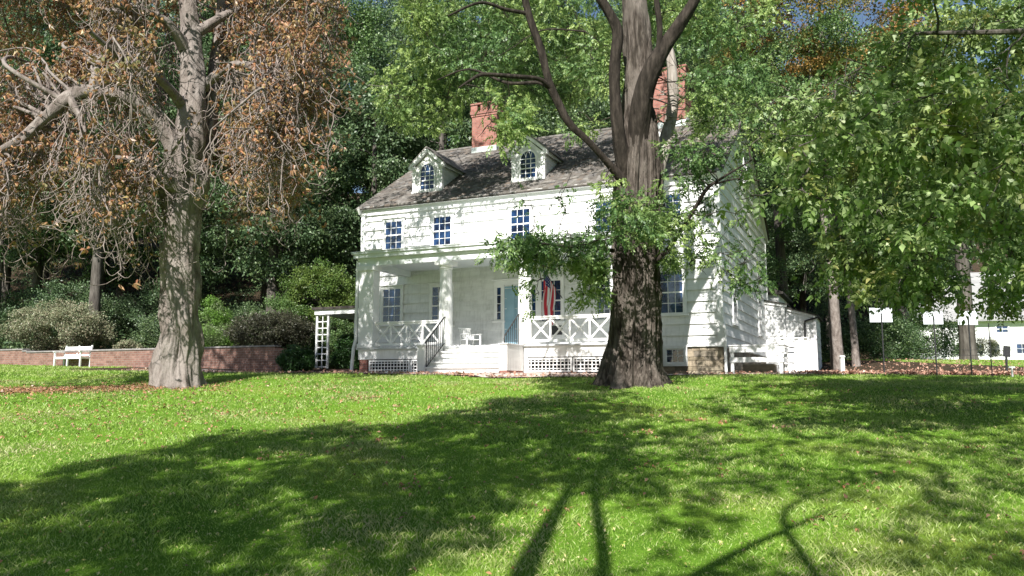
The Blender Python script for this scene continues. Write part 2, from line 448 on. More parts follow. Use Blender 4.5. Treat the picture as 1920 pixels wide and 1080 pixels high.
gr = mixc(nt, 1.0, gr, ramp(nt, n2, [(.7, .75, .6), (1.15, 1.1, 1.1)], [.3, .7]), 'MULTIPLY')
gr = mixc(nt, 1.0, gr, ramp(nt, n3, [(.55, .6, .5), (1.25, 1.2, 1.2)], [.3, .65]), 'MULTIPLY')
so_ = ramp(nt, n2, [(.02, .018, .010), (.05, .036, .022), (.10, .065, .042)], [.35, .5, .68])
fac = N(nt, "ShaderNodeMath", operation='ADD'); sub = N(nt, "ShaderNodeMath", operation='MULTIPLY_ADD')
sub.inputs[1].default_value = .6; sub.inputs[2].default_value = -.3; nt.links.new(n2, sub.inputs[0])
nt.links.new(atn.outputs['Fac'], fac.inputs[0]); nt.links.new(sub.outputs[0], fac.inputs[1])
nt.links.new(mixc(nt, ramp(nt, fac.outputs[0], [(0, 0, 0), (1, 1, 1)], [.42, .55]), gr, so_), b.inputs['Base Color'])
sx_ = N(nt, "ShaderNodeSeparateXYZ"); nt.links.new(v, sx_.inputs[0])
b.inputs['Roughness'].default_value = .95; b.inputs['Specular IOR Level'].default_value = .15
bump(nt, n3, b, .03, .8)
me = mesh_np("ground", np.stack([GX, GY, GZ], -1).reshape(-1, 3), GF, gm, True)
def soil(X, Y):
    a_, b_ = w2h(X, Y)
    s = np.zeros_like(X, float)
    left_line = 32 - .449 * (X + 9.6)                      # brick wall line
    s = np.where((X < -9.4) & (Y > left_line), 1, s)
    s = np.where((X >= -9.4) & (Y > 41), 1, s)
    s = np.where((a_ > -25) & (a_ < 1.5) & (b_ > PBL(a_) - .1), 1, s)
    edge = 24.2 + .3 * np.sin(X)
    far = np.where(X > 17, 30 + 0 * X, 60) + np.maximum(0, 22 - X) * 2.2
    s = np.where((a_ >= 1.3) & (Y > edge) & (Y < np.clip(far, 30, 60)), 1, s)
    s = np.where((X > 16) & (Y > 30) & (Y < 63), s * (Y < 30 + np.maximum(0, 22 - X) * 2.2), s)
    s = np.where((X > 16) & (Y > 63), 1, s)
    return s
S_ = soil(GX, GY).ravel()
at_ = me.attributes.new("soil", 'FLOAT', 'POINT'); at_.data.foreach_set("value", S_.astype(np.float32))
tag(link("ground", me), kind='structure')

# stone path in front of the porch, following the ground
pm, nt, b = newmat("flagstone_path")
v = coords(nt)
vo = N(nt, "ShaderNodeTexVoronoi", feature='DISTANCE_TO_EDGE'); vo.inputs['Scale'].default_value = 1.8; nt.links.new(v, vo.inputs[0])
vc = N(nt, "ShaderNodeTexVoronoi"); vc.inputs['Scale'].default_value = 1.8; nt.links.new(v, vc.inputs[0])
stn = mixc(nt, 1.0, ramp(nt, vc.outputs['Color'], [(.52, .40, .34), (.62, .50, .44), (.46, .40, .37)]), ramp(nt, noise(nt, v, 8), [(.75,) * 3, (1.1,) * 3], [.3, .7]), 'MULTIPLY')
nt.links.new(mixc(nt, ramp(nt, vo.outputs[0], [(0, 0, 0), (1, 1, 1)], [.01, .05]), (.16, .12, .09), stn), b.inputs['Base Color'])
b.inputs['Roughness'].default_value = .9
pa, pb = np.meshgrid(np.arange(-20, 2.9, .25), np.linspace(-6.0, -3.05, 13))
pb2 = PBL(pa) + (pb + 6.0) / 2.95 * (np.maximum(-3.05, PBL(pa) + .55) - PBL(pa)) + .10 * np.sin(pa * 1.7) * (pb < -5.9)
PX, PY = h2w(pa, pb2); PZ = g(PX, PY) + .03
k = pa.shape[1]; ii = (np.arange(pa.shape[0] - 1)[:, None] * k + np.arange(k - 1)[None, :])
tag(link("path", mesh_np("path", np.stack([PX, PY, PZ], -1).reshape(-1, 3), np.stack([ii, ii + 1, ii + k + 1, ii + k], -1).reshape(-1, 4), pm, True)), kind='structure')

# grass blades
rs = np.random.default_rng(3)
bl = []; 
for y0, y1, dens, wd, ht in ((4.2, 7.5, 1700, .0055, .050), (7.5, 10.5, 1250, .007, .052), (10.5, 15, 750, .010, .055), (15, 23.5, 330, .016, .058), (23.5, 40, 110, .026, .07)):
    hw = .66 * y1 + 1.5; n = int(dens * (y1 - y0) * 2 * hw)
    X = rs.uniform(-hw, hw, n); Y = rs.uniform(y0, y1, n)
    lim = .66 * Y + 1.5
    ok = (np.abs(X) < lim) & (soil(X, Y) < .5)
    a_, b_ = w2h(X, Y)
    ok &= ~((a_ > -20.2) & (a_ < 2.9) & (b_ > PBL(a_) - .05))
    X = X[ok]; Y = Y[ok]; n = len(X)
    patch = .72 + .7 * (np.sin(X * 1.9 + 2 * np.sin(Y * .8)) * np.sin(Y * 2.3 + X * .4)) * .5
    h = ht * rs.uniform(.5, 1.35, n) * patch; a = rs.uniform(0, 6.28, n); lean = rs.normal(0, .55, (n, 2)) * h[:, None]
    p = np.stack([X, Y, g(X, Y) - .004], -1); dx = np.stack([np.cos(a), np.sin(a), 0 * a], -1) * wd / 2
    top = p + np.concatenate([lean, h[:, None]], 1)
    mid = p + np.concatenate([lean * .35, h[:, None] * .6], 1)
    bl.append(np.stack([p - dx, p + dx, top + dx * .15, mid - dx * .9], 1).reshape(-1, 3))
V = np.concatenate(bl)
gmat = leafmat("grass_blades", [(.20, .34, .045), (.29, .44, .07), (.34, .47, .10), (.22, .37, .05), (.44, .50, .20)], [(.34, .41, .12), (.43, .45, .19), (.50, .46, .26), (.28, .37, .08)], .45, .35, (.48, .66), .5)
tag(link("grass", mesh_np("grass", V, np.arange(len(V)).reshape(-1, 4), gmat)), 'short mown green grass of the sloping lawn', 'grass', kind='stuff')

# fallen leaves
def litter(name, X, Y, size, mat, label, lift=.03):
    n = len(X); pos = np.stack([X, Y, g(X, Y) + lift], -1)
    T = [kite(1, .62, .25, .4), kite(1, .5, -.2, .5), palmate(3, 1, .4, rs, .1)]
    d = np.stack([rs.normal(0, 1, n), rs.normal(0, 1, n), rs.normal(.1, .25, n)], -1)
    V, F = scatter(T, pos, d, size * rs.uniform(.6, 1.3, n), rs, .45)
    return tag(link(name, mesh_np(name, V, F, mat)), label, 'leaves', kind='stuff')
lbrown = leafmat("fallen_brown_leaves", [(.28, .13, .06), (.40, .21, .11), (.20, .11, .07), (.46, .30, .19), (.34, .13, .06)], None, 1, .1)
lyell = leafmat("fallen_yellow_leaves", [(.50, .46, .12), (.42, .40, .16), (.55, .50, .26), (.36, .38, .08)], None, 1, .15)
n = 5200; Y = 5 + 18 * rs.uniform(0, 1, n) ** 1.3 ; X = rs.uniform(-.7, .7, n) * (Y + 1)
litter("fallen_leaves", X, Y, .034, lyell, 'small yellow leaflets scattered thinly over the whole lawn', .04)
# brown leaves: band under the left tree, scattered around, along the path edges
t = rs.uniform(0, 1, 5200) ** .8
bx = -7.6 - t * 7.5 + rs.normal(0, .5, len(t)); by = 20.0 - t * 2.3 + rs.normal(0, .55, len(t))
n2_ = 2200; sx = rs.normal(-8.5, 4.5, n2_); sy = rs.uniform(12.5, 21.5, n2_)
n3_ = 420; qy = rs.uniform(5, 23, n3_); qx = rs.uniform(-.66, .66, n3_) * qy
clx = rs.uniform(-8, 10, 60); cly = rs.uniform(8, 21, 60); ck = rs.integers(0, 60, 700)
litter("brown_leaves", np.concatenate([bx, sx, qx, clx[ck] + rs.normal(0, .16, 700)]), np.concatenate([by, sy, qy, cly[ck] + rs.normal(0, .12, 700)]), .058, lbrown, 'brown chestnut leaves lying in a band by the left tree')
# litter on path and on the soil at right
n = 1300; la = rs.uniform(-20, 3, n); lb = PBL(la) + np.where(rs.uniform(0, 1, n) < .6, rs.normal(.1, .2, n), rs.uniform(0, 1.6, n)); X1, Y1_ = h2w(la, lb)
X2 = rs.uniform(9.2, 19, 6000); Y2 = 24.6 + np.abs(rs.normal(0, .7, 6000)) + .3 * np.sin(X2); X3 = rs.uniform(10, 22, 1200); Y3 = rs.uniform(25, 40, 1200)
litter("leaf_litter", np.concatenate([X1, X2, X3]), np.concatenate([Y1_, Y2, Y3]), .10, leafmat("path_leaf_litter", [(.42, .22, .15), (.50, .30, .22), (.30, .16, .11), (.55, .40, .30)], None, 1, .1), 'rust coloured leaf litter along the path and mulch', .05)

# ------------------------------------------------------------------ the house (local frame: x along the front, y to the back, front wall at y = 0)
house = thing("farmhouse", "large white clapboard farmhouse with porch, dormers and brick chimneys", "house", (HX, HY, 0), HROT)
LEN, WID = 14.1, 12.5
EAVE, SLOPE, RIDGE = 6.82, .63, 6.25
rz_ = lambda bb: EAVE + SLOPE * (bb if bb <= RIDGE else 2 * RIDGE - bb)
wr_ = np.random.default_rng(5)
FR = Matrix.Identity(4)
def TF(a, b=0, z=0): return Matrix.Translation((a, b, z))
def TS(a, b=0, z=0): return Matrix.Translation((a, b, z)) @ Matrix.Rotation(R(90), 4, 'Z')
def siding(mb, T, x0, x1, z0, z1, ex=.375, clip=None, proud=.060, vis=None):
    z = z0; i = 0
    while z < z1 - .02:
        zt = min(z + ex, z1)
        l, r_ = (x0, x1) if not clip else clip(z, zt)
        if r_ - l > .05:
            cuts = [l]
            while cuts[-1] < r_ - 5: cuts.append(cuts[-1] + wr_.uniform(2.6, 4.6))
            if r_ - cuts[-1] < .5 and len(cuts) > 1: cuts.pop()
            cuts.append(r_)
            for c0, c1 in zip(cuts[:-1], cuts[1:]):
                p = proud + wr_.uniform(-.003, .004); dz = wr_.uniform(-.003, .003)
                lt, rt = (c0, c1)
                if clip:
                    l2, r2 = clip(zt, zt); lt = max(c0, l2) if c0 == l else c0; rt = min(c1, r2) if c1 == r_ else c1
                V = [(c0 + .001, -p, z + dz), (c1 - .001, -p, z + dz), (c1 - .001, .01, z + dz), (c0 + .001, .01, z + dz),
                     (lt + .001, -.004, zt + .012), (rt - .001, -.004, zt + .012), (rt - .001, .01, zt + .012), (lt + .001, .01, zt + .012)]
                mb.add([T @ Vector(v) for v in V], [(0, 3, 2, 1), (4, 5, 6, 7), (0, 1, 5, 4), (1, 2, 6, 5), (2, 3, 7, 6), (3, 0, 4, 7)])
        z = zt; i += 1
# solid walls behind the boards
mb = MB()
pent = [(0, .85), (WID, .85), (WID, rz_(WID) - .25), (RIDGE, rz_(RIDGE) - .25), (0, rz_(0) - .25)]
n = 5
V = [(-LEN + .02, y + (.02 if y == 0 else 0) - (.02 if y == WID else 0), z) for y, z in pent] + [(-.02, y + (.02 if y == 0 else 0) - (.02 if y == WID else 0), z) for y, z in pent]
mb.add(V, [tuple(range(5))[::-1], tuple(range(5, 10))] + [(i, (i + 1) % 5, (i + 1) % 5 + 5, i + 5) for i in range(5)])
siding(mb, TF(0), -LEN + .16, -.16, .87, 6.35)
mb.build("front_wall", MAT['white'], house)
mb = MB()
def gclip(z0, z1):
    z = z0
    zz = rz_(0) - .2
    if z <= zz: return (.12, WID - .12)
    d = (z - zz) / SLOPE; return (.12 + d, WID - .12 - d)
siding(mb, TS(0), .12, WID - .12, .87, rz_(RIDGE) - .3, .375, gclip, .042)
mb.build("gable_wall", MAT['white'], house)
mb = MB()
siding(mb, Matrix.Translation((-LEN, WID, 0)) @ Matrix.Rotation(R(-90), 4, 'Z'), .12, WID - .12, .87, 6.5)
mb.build("end_wall", MAT['white'], house)
# corner boards, frieze and cornice
mb = MB()
for x0, x1 in ((-LEN - .045, -LEN + .15), (-.15, .045)):
    q_ = MB(); q_.box(x0, x1, -.078, .12, .85, 6.36); q_.build("corner_board", MAT['trim'], house, bevel=.005)
q_ = MB(); q_.box(-.1, .06, WID - .15, WID + .02, .85, 6.36); q_.build("corner_board", MAT['trim'], house)
mb.box(-LEN - .09, .09, -.09, -.001, 6.361, 6.60)
mb.box(-LEN - .10, .10, -.12, -.002, 6.60, 6.66)
mb.box(-LEN - .14, .14, -.17, .0, 6.662, 6.70)
mb.box(-LEN - .16, .16, -.22, -.172, 6.58, 6.70)
mb.build("cornice", MAT['trim'], house, bevel=.006)
for s0, s1 in ((-.20, RIDGE), (WID + .38, RIDGE)):
    z0 = EAVE + SLOPE * (s0 if s0 < 0 else -.38)
    for xx in (.02, -LEN - .12):
        p = Vector((xx + .05, s0, z0 - .17)); q = Vector((xx + .05, s1, rz_(RIDGE) - .17))
        mb = MB(); mb.bar(p, q, .10, .24); mb.build("rake_board", MAT['trim'], house)
# foundation of rubble stone
mb = MB()
mb.box(-LEN + .04, -.04, .04, WID - .04, -.5, .848)
def stones(T, L):
    z = -.35
    while z < .84:
        h = wr_.uniform(.10, .2)
        if z + h > .80: h = .845 - z
        x = 0
        while x < L:
            w_ = wr_.uniform(.18, .5); 
            if x + w_ > L - .1: w_ = L - x
            p = wr_.uniform(.0, .03)
            V = []
            for yy in (-p, .03):
                for dx, dz in ((0, 0), (w_, 0), (w_, h), (0, h)):
                    V.append(T @ Vector((x + dx + (.008 if dx == 0 else -.008), yy + wr_.uniform(-.006, .006) * (yy < .02), z + dz + (.006 if dz == 0 else -.006))))
            mb.add(V, [(0, 1, 2, 3), (0, 4, 5, 1), (1, 5, 6, 2), (2, 6, 7, 3), (3, 7, 4, 0)])
            x += w_
        z += h
        if z > .84: break
stones(TF(-LEN + .02, .02), LEN - .04)
stones(TS(-.02, .02), WID - .04)
mb.build("stone_foundation", MAT['stone'], house)

# windows: outward is -y
def window(T, w_, h, ncol, rows, parent=house, label=None, casing=.095, name="window", sill=True, cap=True, depth=.05):
    mb = MB()
    c = casing
    bx = lambda *q: mb.box(*q, T=T)
    bx(-w_ / 2 - c, -w_ / 2, -depth, 0, -.0, h)
    bx(w_ / 2, w_ / 2 + c, -depth, 0, -.0, h)
    bx(-w_ / 2 - c - .002, w_ / 2 + c + .002, -depth - .003, 0, h, h + c)
    if cap: bx(-w_ / 2 - c - .05, w_ / 2 + c + .05, -depth - .06, 0, h + c, h + c + .03)
    if sill: bx(-w_ / 2 - c - .06, w_ / 2 + c + .06, -depth - .05, 0, -.07, 0)
    else: bx(-w_ / 2 - c, w_ / 2 + c, -depth, 0, -c, 0)
    m = .019; nr = sum(rows); e = .035
    bx(-w_ / 2, -w_ / 2 + e, -.04, 0, 0, h); bx(w_ / 2 - e, w_ / 2, -.04, 0, 0, h)
    bx(-w_ / 2 + e, w_ / 2 - e, -.04, 0, 0, e + .01); bx(-w_ / 2 + e, w_ / 2 - e, -.04, 0, h - e, h)
    zz = 0
    for k, r_ in enumerate(rows[:-1]):
        zz += h * r_ / nr; bx(-w_ / 2 + e, w_ / 2 - e, -.045, 0, zz - .025, zz + .025)
    for k in range(1, ncol):
        x = -w_ / 2 + e + (w_ - 2 * e) * k / ncol; bx(x - m / 2, x + m / 2, -.037, 0, e + .01, h - e)
    for k in range(1, nr):
        z = h * k / nr
        if all(abs(z - h * sum(rows[:q]) / nr) > .01 for q in range(1, len(rows))): bx(-w_ / 2 + e, w_ / 2 - e, -.0365, 0, z - m / 2, z + m / 2)
    o = mb.build(name, MAT['trim'], parent)
    if label: o['label'] = label
    p = MB(); p.box(-w_ / 2 + .01, w_ / 2 - .01, -.031, -.005, .01, h - .01, T=T)
    p.build("pane", MAT['glass'], o)
    return o
WY = -.035
for a_ in (-12.6, -10.41, -7.14, -3.87, -1.62): window(TF(a_, WY, 4.9), .80, 1.16, 3, (2, 2))
window(TF(-12.63, WY, 1.95), .84, 1.42, 3, (2, 2))
window(TF(-10.42, WY, 1.85), .84, 1.5, 3, (2, 2))
window(TF(-5.95, WY, 1.85), .80, 1.5, 3, (2, 2))
window(TF(-3.85, WY, 1.85), .80, 1.5, 3, (2, 2))
window(TF(-1.62, WY, 1.97), .80, 1.45, 3, (2, 2))
window(TF(-1.55, -.035, .33), .62, .48, 3, (2,), name="cellar_window", sill=False, cap=False, depth=.07, label="small white cellar window in the stone foundation")
window(TS(.022, 2.5, 1.75), .80, 1.5, 3, (2, 2)); window(TS(.022, 9.4, 1.75), .85, 1.5, 3, (2, 2)); window(TS(.022, 6.3, 7.7), .75, 1.2, 3, (2, 2))
window(TF(-8.0, WY, 1.95), .22, 1.25, 1, (4,), name="sidelight", casing=.08, cap=False); window(TF(-6.62, WY, 1.95), .22, 1.25, 1, (4,), name="sidelight", casing=.08, cap=False)
# door
mb = MB(); mb.box(-7.78, -6.84, -.06, 0, .92, 3.2)
for x0, x1, z0, z1 in ((-7.68, -7.36, 1.1, 1.9), (-7.26, -6.94, 1.1, 1.9), (-7.68, -7.36, 2.02, 3.05), (-7.26, -6.94, 2.02, 3.05)):
    mb.box(x0, x1, -.085, -.06, z0, z1)
dr = mb.build("front_door", MAT['door'], house, bevel=.008)
mb = MB(); mb.lathe((0, 0, 0), [(-.03, .012), (0, .03), (.02, .03), (.03, .012)], 12); kb = mb.build("door_knob", MAT['iron'], dr, loc=(-6.92, -.10, 1.95))
mb = MB()
mb.box(-7.86, -7.78, -.10, 0, .92, 3.26); mb.box(-6.84, -6.76, -.10, 0, .92, 3.26); mb.box(-8.2, -6.42, -.11, 0, 3.262, 3.42); mb.box(-8.26, -6.36, -.17, 0, 3.422, 3.47)
mb.build("door_surround", MAT['trim'], house, bevel=.006)
mb = MB(); mb.box(-5.95, -5.55, -.06, -.03, 1.38, 1.68); mb.box(-5.97, -5.53, -.07, -.03, 1.68, 1.70)
mb.build("wall_box", MAT['iron'], house)['label'] = "small dark box on the wall behind the right railing"

# roof: underlay and wooden shingles row by row
mb = MB()
z0 = EAVE - SLOPE * .40; x0, x1 = -LEN - .2, .2
f = lambda b_: EAVE + SLOPE * b_
mb.add([(x0, -.23, f(-.23) - .09), (x1, -.23, f(-.23) - .09), (x1, RIDGE, f(RIDGE) - .09), (x0, RIDGE, f(RIDGE) - .09),
        (x0, -.23, f(-.23) - .02), (x1, -.23, f(-.23) - .02), (x1, RIDGE, f(RIDGE) - .02), (x0, RIDGE, f(RIDGE) - .02)],
       [(0, 3, 2, 1), (4, 5, 6, 7), (0, 1, 5, 4), (1, 2, 6, 5), (2, 3, 7, 6), (3, 0, 4, 7)])
b2 = WID + .4
mb.add([(x0, b2, f(-.4) - .09), (x1, b2, f(-.4) - .09), (x1, RIDGE, f(RIDGE) - .09), (x0, RIDGE, f(RIDGE) - .09),
        (x0, b2, f(-.4)), (x1, b2, f(-.4)), (x1, RIDGE, f(RIDGE)), (x0, RIDGE, f(RIDGE))],
       [(0, 1, 2, 3), (4, 7, 6, 5), (0, 4, 5, 1), (1, 5, 6, 2), (2, 6, 7, 3), (3, 7, 4, 0)])
roof = mb.build("roof", MAT['shinglebase'], house)
def shingles(mb, x0, x1, b0, b1, zf, ex=.19, clip=None, wmin=.11, wmax=.26):
    sl_ = math.hypot(1, SLOPE); b_ = b0; st = ex / sl_
    while b_ < b1 - .01:
        x = x0 - wr_.uniform(0, .1)
        while x < x1:
            w_ = wr_.uniform(wmin, wmax); l, r_ = max(x, x0), min(x + w_ - .004, x1)
            if r_ - l > .02 and (clip is None or not clip((l + r_) / 2, b_ + st / 2)):
                t = wr_.uniform(.030, .050); d = wr_.uniform(-.008, .008); bt = min(b_ + st * 1.25, b1)
                zz0, zz1 = zf(b_ + d), zf(bt)
                mb.add([(l, b_ + d, zz0 + t), (r_, b_ + d, zz0 + t), (r_, bt, zz1 + .004), (l, bt, zz1 + .004), (l, b_ + d, zz0 - .01), (r_, b_ + d, zz0 - .01)],
                       [(0, 1, 2, 3), (4, 5, 1, 0), (5, 2, 1), (0, 3, 4)])
            x += w_
        b_ += st
mb = MB(); shingles(mb, x0, x1, -.25, RIDGE, lambda q: f(q) - .02)
mb.box(x0, x1, RIDGE - .09, RIDGE + .09, f(RIDGE) - .04, f(RIDGE) + .035)
mb.build("shingles", MAT['shingle'], roof)

# chimneys
def chimney(a0, a1, b0, b1, ztop, label):
    mb = MB()
    mb.box(a0, a1, b0, b1, 9.4, ztop - .62)
    mb.box(a0 - .035, a1 + .035, b0 - .035, b1 + .035, ztop - .62, ztop - .52)
    mb.box(a0 - .07, a1 + .07, b0 - .07, b1 + .07, ztop - .52, ztop - .36)
    wdt = (a1 - a0 + .1); WP = .34
    for k in range(3):
        x = a0 - .05 + (wdt - WP) * k / 2
        mb.box(x, x + WP, b0 - .05, b1 + .05, ztop - .36, ztop - .08)
    c = mb.build("chimney", MAT['brick'], house); c['label'] = label
    mb = MB(); mb.box(a0 - .09, a1 + .09, b0 - .09, b1 + .09, ztop - .08, ztop); mb.build("chimney_cap", MAT['brick'], c, bevel=.01)
    mb = MB(); zf = f(b0)
    mb.box(a0 - .02, a1 + .02, b0 - .02, b0 + .05, zf - .1, zf + .24)
    mb.add([(a1 + .02, b0 - .02, zf - .1), (a1 + .02, RIDGE, f(RIDGE) - .1), (a1 + .02, RIDGE, f(RIDGE) + .22), (a1 + .02, b0 - .02, zf + .24),
            (a1 + .001, b0 - .02, zf - .1), (a1 + .001, RIDGE, f(RIDGE) - .1), (a1 + .001, RIDGE, f(RIDGE) + .22), (a1 + .001, b0 - .02, zf + .24)],
           [(0, 1, 2, 3), (4, 7, 6, 5), (0, 4, 5, 1), (1, 5, 6, 2), (2, 6, 7, 3), (3, 7, 4, 0)])
    mb.build("flashing", MAT['flashing'], c)
chimney(-11.93, -10.68, 5.35, 6.9, 12.5, "left brick chimney with pale flashing and slotted cap")
chimney(-3.6, -2.1, 5.35, 6.9, 12.75, "right brick chimney partly hidden by the big tree")

# dormers
def dormer(ac):
    W2, FB = .60, .85
    zb, ze, za = f(FB) - .05, 8.40, 8.92
    bback = lambda z: (z - EAVE) / SLOPE + .05
    mb = MB()
    # front face with gable, and two side walls
    mb.prism([(-W2, zb), (W2, zb), (W2, ze), (0, za), (-W2, ze)], FB, FB + .06, f=lambda x, y, z: (ac + x, y, z))
    for s in (-1, 1):
        x0_, x1_ = sorted((ac + s * W2, ac + s * (W2 - .05)))
        P = [(FB + .06, f(FB) - .06), (bback(ze) , ze), (FB + .06, ze)]
        V = [(x0_, y, z) for y, z in P] + [(x1_, y, z) for y, z in P]
        mb.add(V, [(0, 1, 2), (5, 4, 3), (0, 3, 4, 1), (1, 4, 5, 2), (2, 5, 3, 0)])
    # side boards on the right cheek
    z = f(FB) + .0
    def dclip(z0_, z1_): return (FB + .1, bback(z0_) - .02)
    siding(mb, TS(ac + W2, 0, 0), FB, 3, f(FB) + .06, ze - .02, .21, dclip, .02)
    # pilasters, sill, pediment mouldings
    for s in (-1, 1):
        mb.box(ac + s * W2 - .085 - .0 * s, ac + s * W2 + .085, FB - .05, FB + .1, zb, ze - .12)
        mb.box(ac + s * W2 - .11, ac + s * W2 + .11, FB - .08, FB + .1, ze - .30, ze - .24)
    mb.box(ac - W2 - .1, ac + W2 + .1, FB - .10, FB + .0, zb - .0, zb + .07)
    for s in (-1, 1):
        p = Vector((ac + s * (W2 + .20), FB - .07, ze - .04)); q = Vector((ac, FB - .07, za + .12))
        mb.bar(p, q, .16, .12)
        mb.box(min(ac + s * (W2 + .22), ac + s * (W2 - .08)), max(ac + s * (W2 + .22), ac + s * (W2 - .08)), FB - .14, FB + .02, ze - .12, ze - .0)
        mb.bar((ac + s * (W2 + .12), FB, ze - .02), (ac + s * (W2 + .12), bback(ze), ze - .02), .06, .10)
    d = mb.build("dormer", MAT['white'], house)
    # little roof
    mb = MB()
    for s in (-1, 1):
        e0 = (ac + s * (W2 + .24), ze + .00); e1 = (ac, za + .22)
        V = [(e0[0], FB - .16, e0[1]), (e1[0], FB - .16, e1[1]), (e1[0], bback(e1[1]), e1[1]), (e0[0], bback(e0[1]), e0[1])]
        V2 = [(x, y, z + .05) for x, y, z in V]
        mb.add(V + V2, [(0, 1, 2, 3), (4, 7, 6, 5), (0, 4, 5, 1), (1, 5, 6, 2), (2, 6, 7, 3), (3, 7, 4, 0)])
    mb.build("dormer_roof", MAT['shingle'], d)
    # arched window
    ww, zz0, zs = .62, zb + .13, zb + .13 + .74
    rad = ww / 2
    mb = MB(); y0, y1 = FB - .045, FB - .001
    mb.box(ac - rad - .05, ac - rad, y0, y1, zz0, zs); mb.box(ac + rad, ac + rad + .05, y0, y1, zz0, zs); mb.box(ac - rad - .05, ac + rad + .05, y0 - .02, y1, zz0 - .06, zz0)
    def arc(cx, cz, r_, a0, a1, wd, ya, n=12):
        for k in range(n):
            t0, t1 = a0 + (a1 - a0) * k / n, a0 + (a1 - a0) * (k + 1) / n
            P = [(cx + rr * math.cos(t), cz + rr * math.sin(t)) for rr, t in ((r_ - wd / 2, t0), (r_ + wd / 2, t0), (r_ + wd / 2, t1), (r_ - wd / 2, t1))]
            V = [(x, ya, z) for x, z in P] + [(x, y1, z) for x, z in P]
            mb.add(V, [(0, 1, 2, 3), (4, 7, 6, 5), (0, 4, 5, 1), (1, 5, 6, 2), (2, 6, 7, 3), (3, 7, 4, 0)])
    arc(ac, zs, rad + .03, 0, math.pi, .07, y0)
    m = .022
    for k in (1, 2): x = ac - rad + ww * k / 3; mb.box(x - m / 2, x + m / 2, y0 + .015, y1, zz0, zs)
    for k in (1, 2, 3, 4): z = zz0 + (zs - zz0) * k / 4; mm = m * (1.9 if k == 2 else 1); mb.box(ac - rad, ac + rad, y0 + .012 + .001 * k, y1, z - mm / 2, z + mm / 2)
    r3 = ww * 2 / 3 * 1.0
    for s in (-1, 1):
        for k in (1, 2):
            cx = ac + s * (rad - ww * k / 3) ; 
            # intersecting tracery: arcs struck from the springing line
            xk = ac - s * rad + s * ww * (3 - k) / 3
            c_ = xk - s * .55
            end = 0.0
            for q in range(60):
                t = q / 60 * 1.5
                if (c_ + s * .55 * math.cos(t) - ac) ** 2 + (.55 * math.sin(t)) ** 2 > rad ** 2: break
                end = t
            arc(c_, zs, .55, (0 if s > 0 else math.pi), (end if s > 0 else math.pi - end), .018, y0 + .02, 8)
    wdo = mb.build("window_frame", MAT['trim'], d)
    P = [(ac - rad, zz0), (ac + rad, zz0)] + [(ac + rad * math.cos(t), zs + rad * math.sin(t)) for t in np.linspace(0, math.pi, 16)]
    mb = MB(); mb.prism(P, FB - .02, FB - .004); mb.build("pane", MAT['glass'], d)
for a_ in (-11.62, -7.2, -2.78): dormer(a_)

# ------------------------------------------------------------------ porch
PA0, PA1, PF, FL = -12.05, -2.3, -3.0, .90
mb = MB()
mb.box(PA0 - .22, PA1 + .22, PF - .30, -.04, 4.20, 4.26)          # cornice slab
mb.box(PA0 - .17, PA1 + .17, PF - .24, -.04, 4.06, 4.198)         # fascia
mb.box(PA0 - .02, PA1 + .02, PF - .09, PF + .22, 3.78, 4.058)     # front beam
mb.box(PA0 - .02, PA0 + .26, PF + .222, -.04, 3.78, 4.058); mb.box(PA1 - .26, PA1 + .02, PF + .222, -.04, 3.78, 4.058)
mb.box(PA0 + .262, PA1 - .262, PF + .222, -.04, 3.99, 4.057)
mb.box(PA0 - .04, PA1 + .04, PF - .12, PF - .092, 3.98, 4.057)
V = [(PA0 - .24, PF - .32, 4.262), (PA1 + .24, PF - .32, 4.262), (PA1 + .24, -.04, 4.262), (PA0 - .24, -.04, 4.262), (PA0 - .24, PF - .32, 4.29), (PA1 + .24, PF - .32, 4.29), (PA1 + .24, -.04, 4.62), (PA0 - .24, -.04, 4.62)]
mb.add(V, [(0, 3, 2, 1), (4, 5, 6, 7), (0, 1, 5, 4), (1, 2, 6, 5), (2, 3, 7, 6), (3, 0, 4, 7)])
porch = mb.build("porch", MAT['ceiling'], house, bevel=.006)
mb = MB()
mb.box(PA0 - .05, PA1 + .05, PF - .14, -.03, FL - .06, FL)
mb.build("porch_floor", simple("grey_floor_paint", [(.50, .52, .53), (.60, .62, .62)], 3, .6), porch, bevel=.006)
SA0, SA1 = -8.60, -5.98
for x0_, x1_ in ((PA0, SA0), (SA1, PA1)):
    mb = MB(); mb.box(x0_, x1_, PF - .06, PF - .01, .70, FL - .062); mb.box(x0_, x1_, PF - .05, PF - .01, .50, .70)
    if x0_ == SA1: mb.box(PA1 - .05, PA1, PF - .009, -.05, .50, FL - .062); mb.box(SA1, -5.61, PF - .045, PF - .012, -.2, .5)
    else: mb.box(-8.89, SA0, PF - .045, PF - .012, -.2, .5)
    mb.build("porch_skirt", MAT['white'], porch)
for x0_, x1_, y0_, y1_ in ((PA0 + .04, PA0 + .36, PF - .02, PF + .3), (PA1 - .36, PA1 - .04, PF - .02, PF + .3)):
    mb = MB(); mb.box(x0_, x1_, y0_, y1_, -.4, .498); mb.build("brick_pier", MAT['brick'], porch)
mb = MB(); mb.box(PA0 + .4, PA1 - .4, PF + .25, PF + .3, -.4, .6); mb.build("crawlspace_shade_sheet", MAT['dark'], porch)  # near-black sheet stands in for the shade behind the lattice
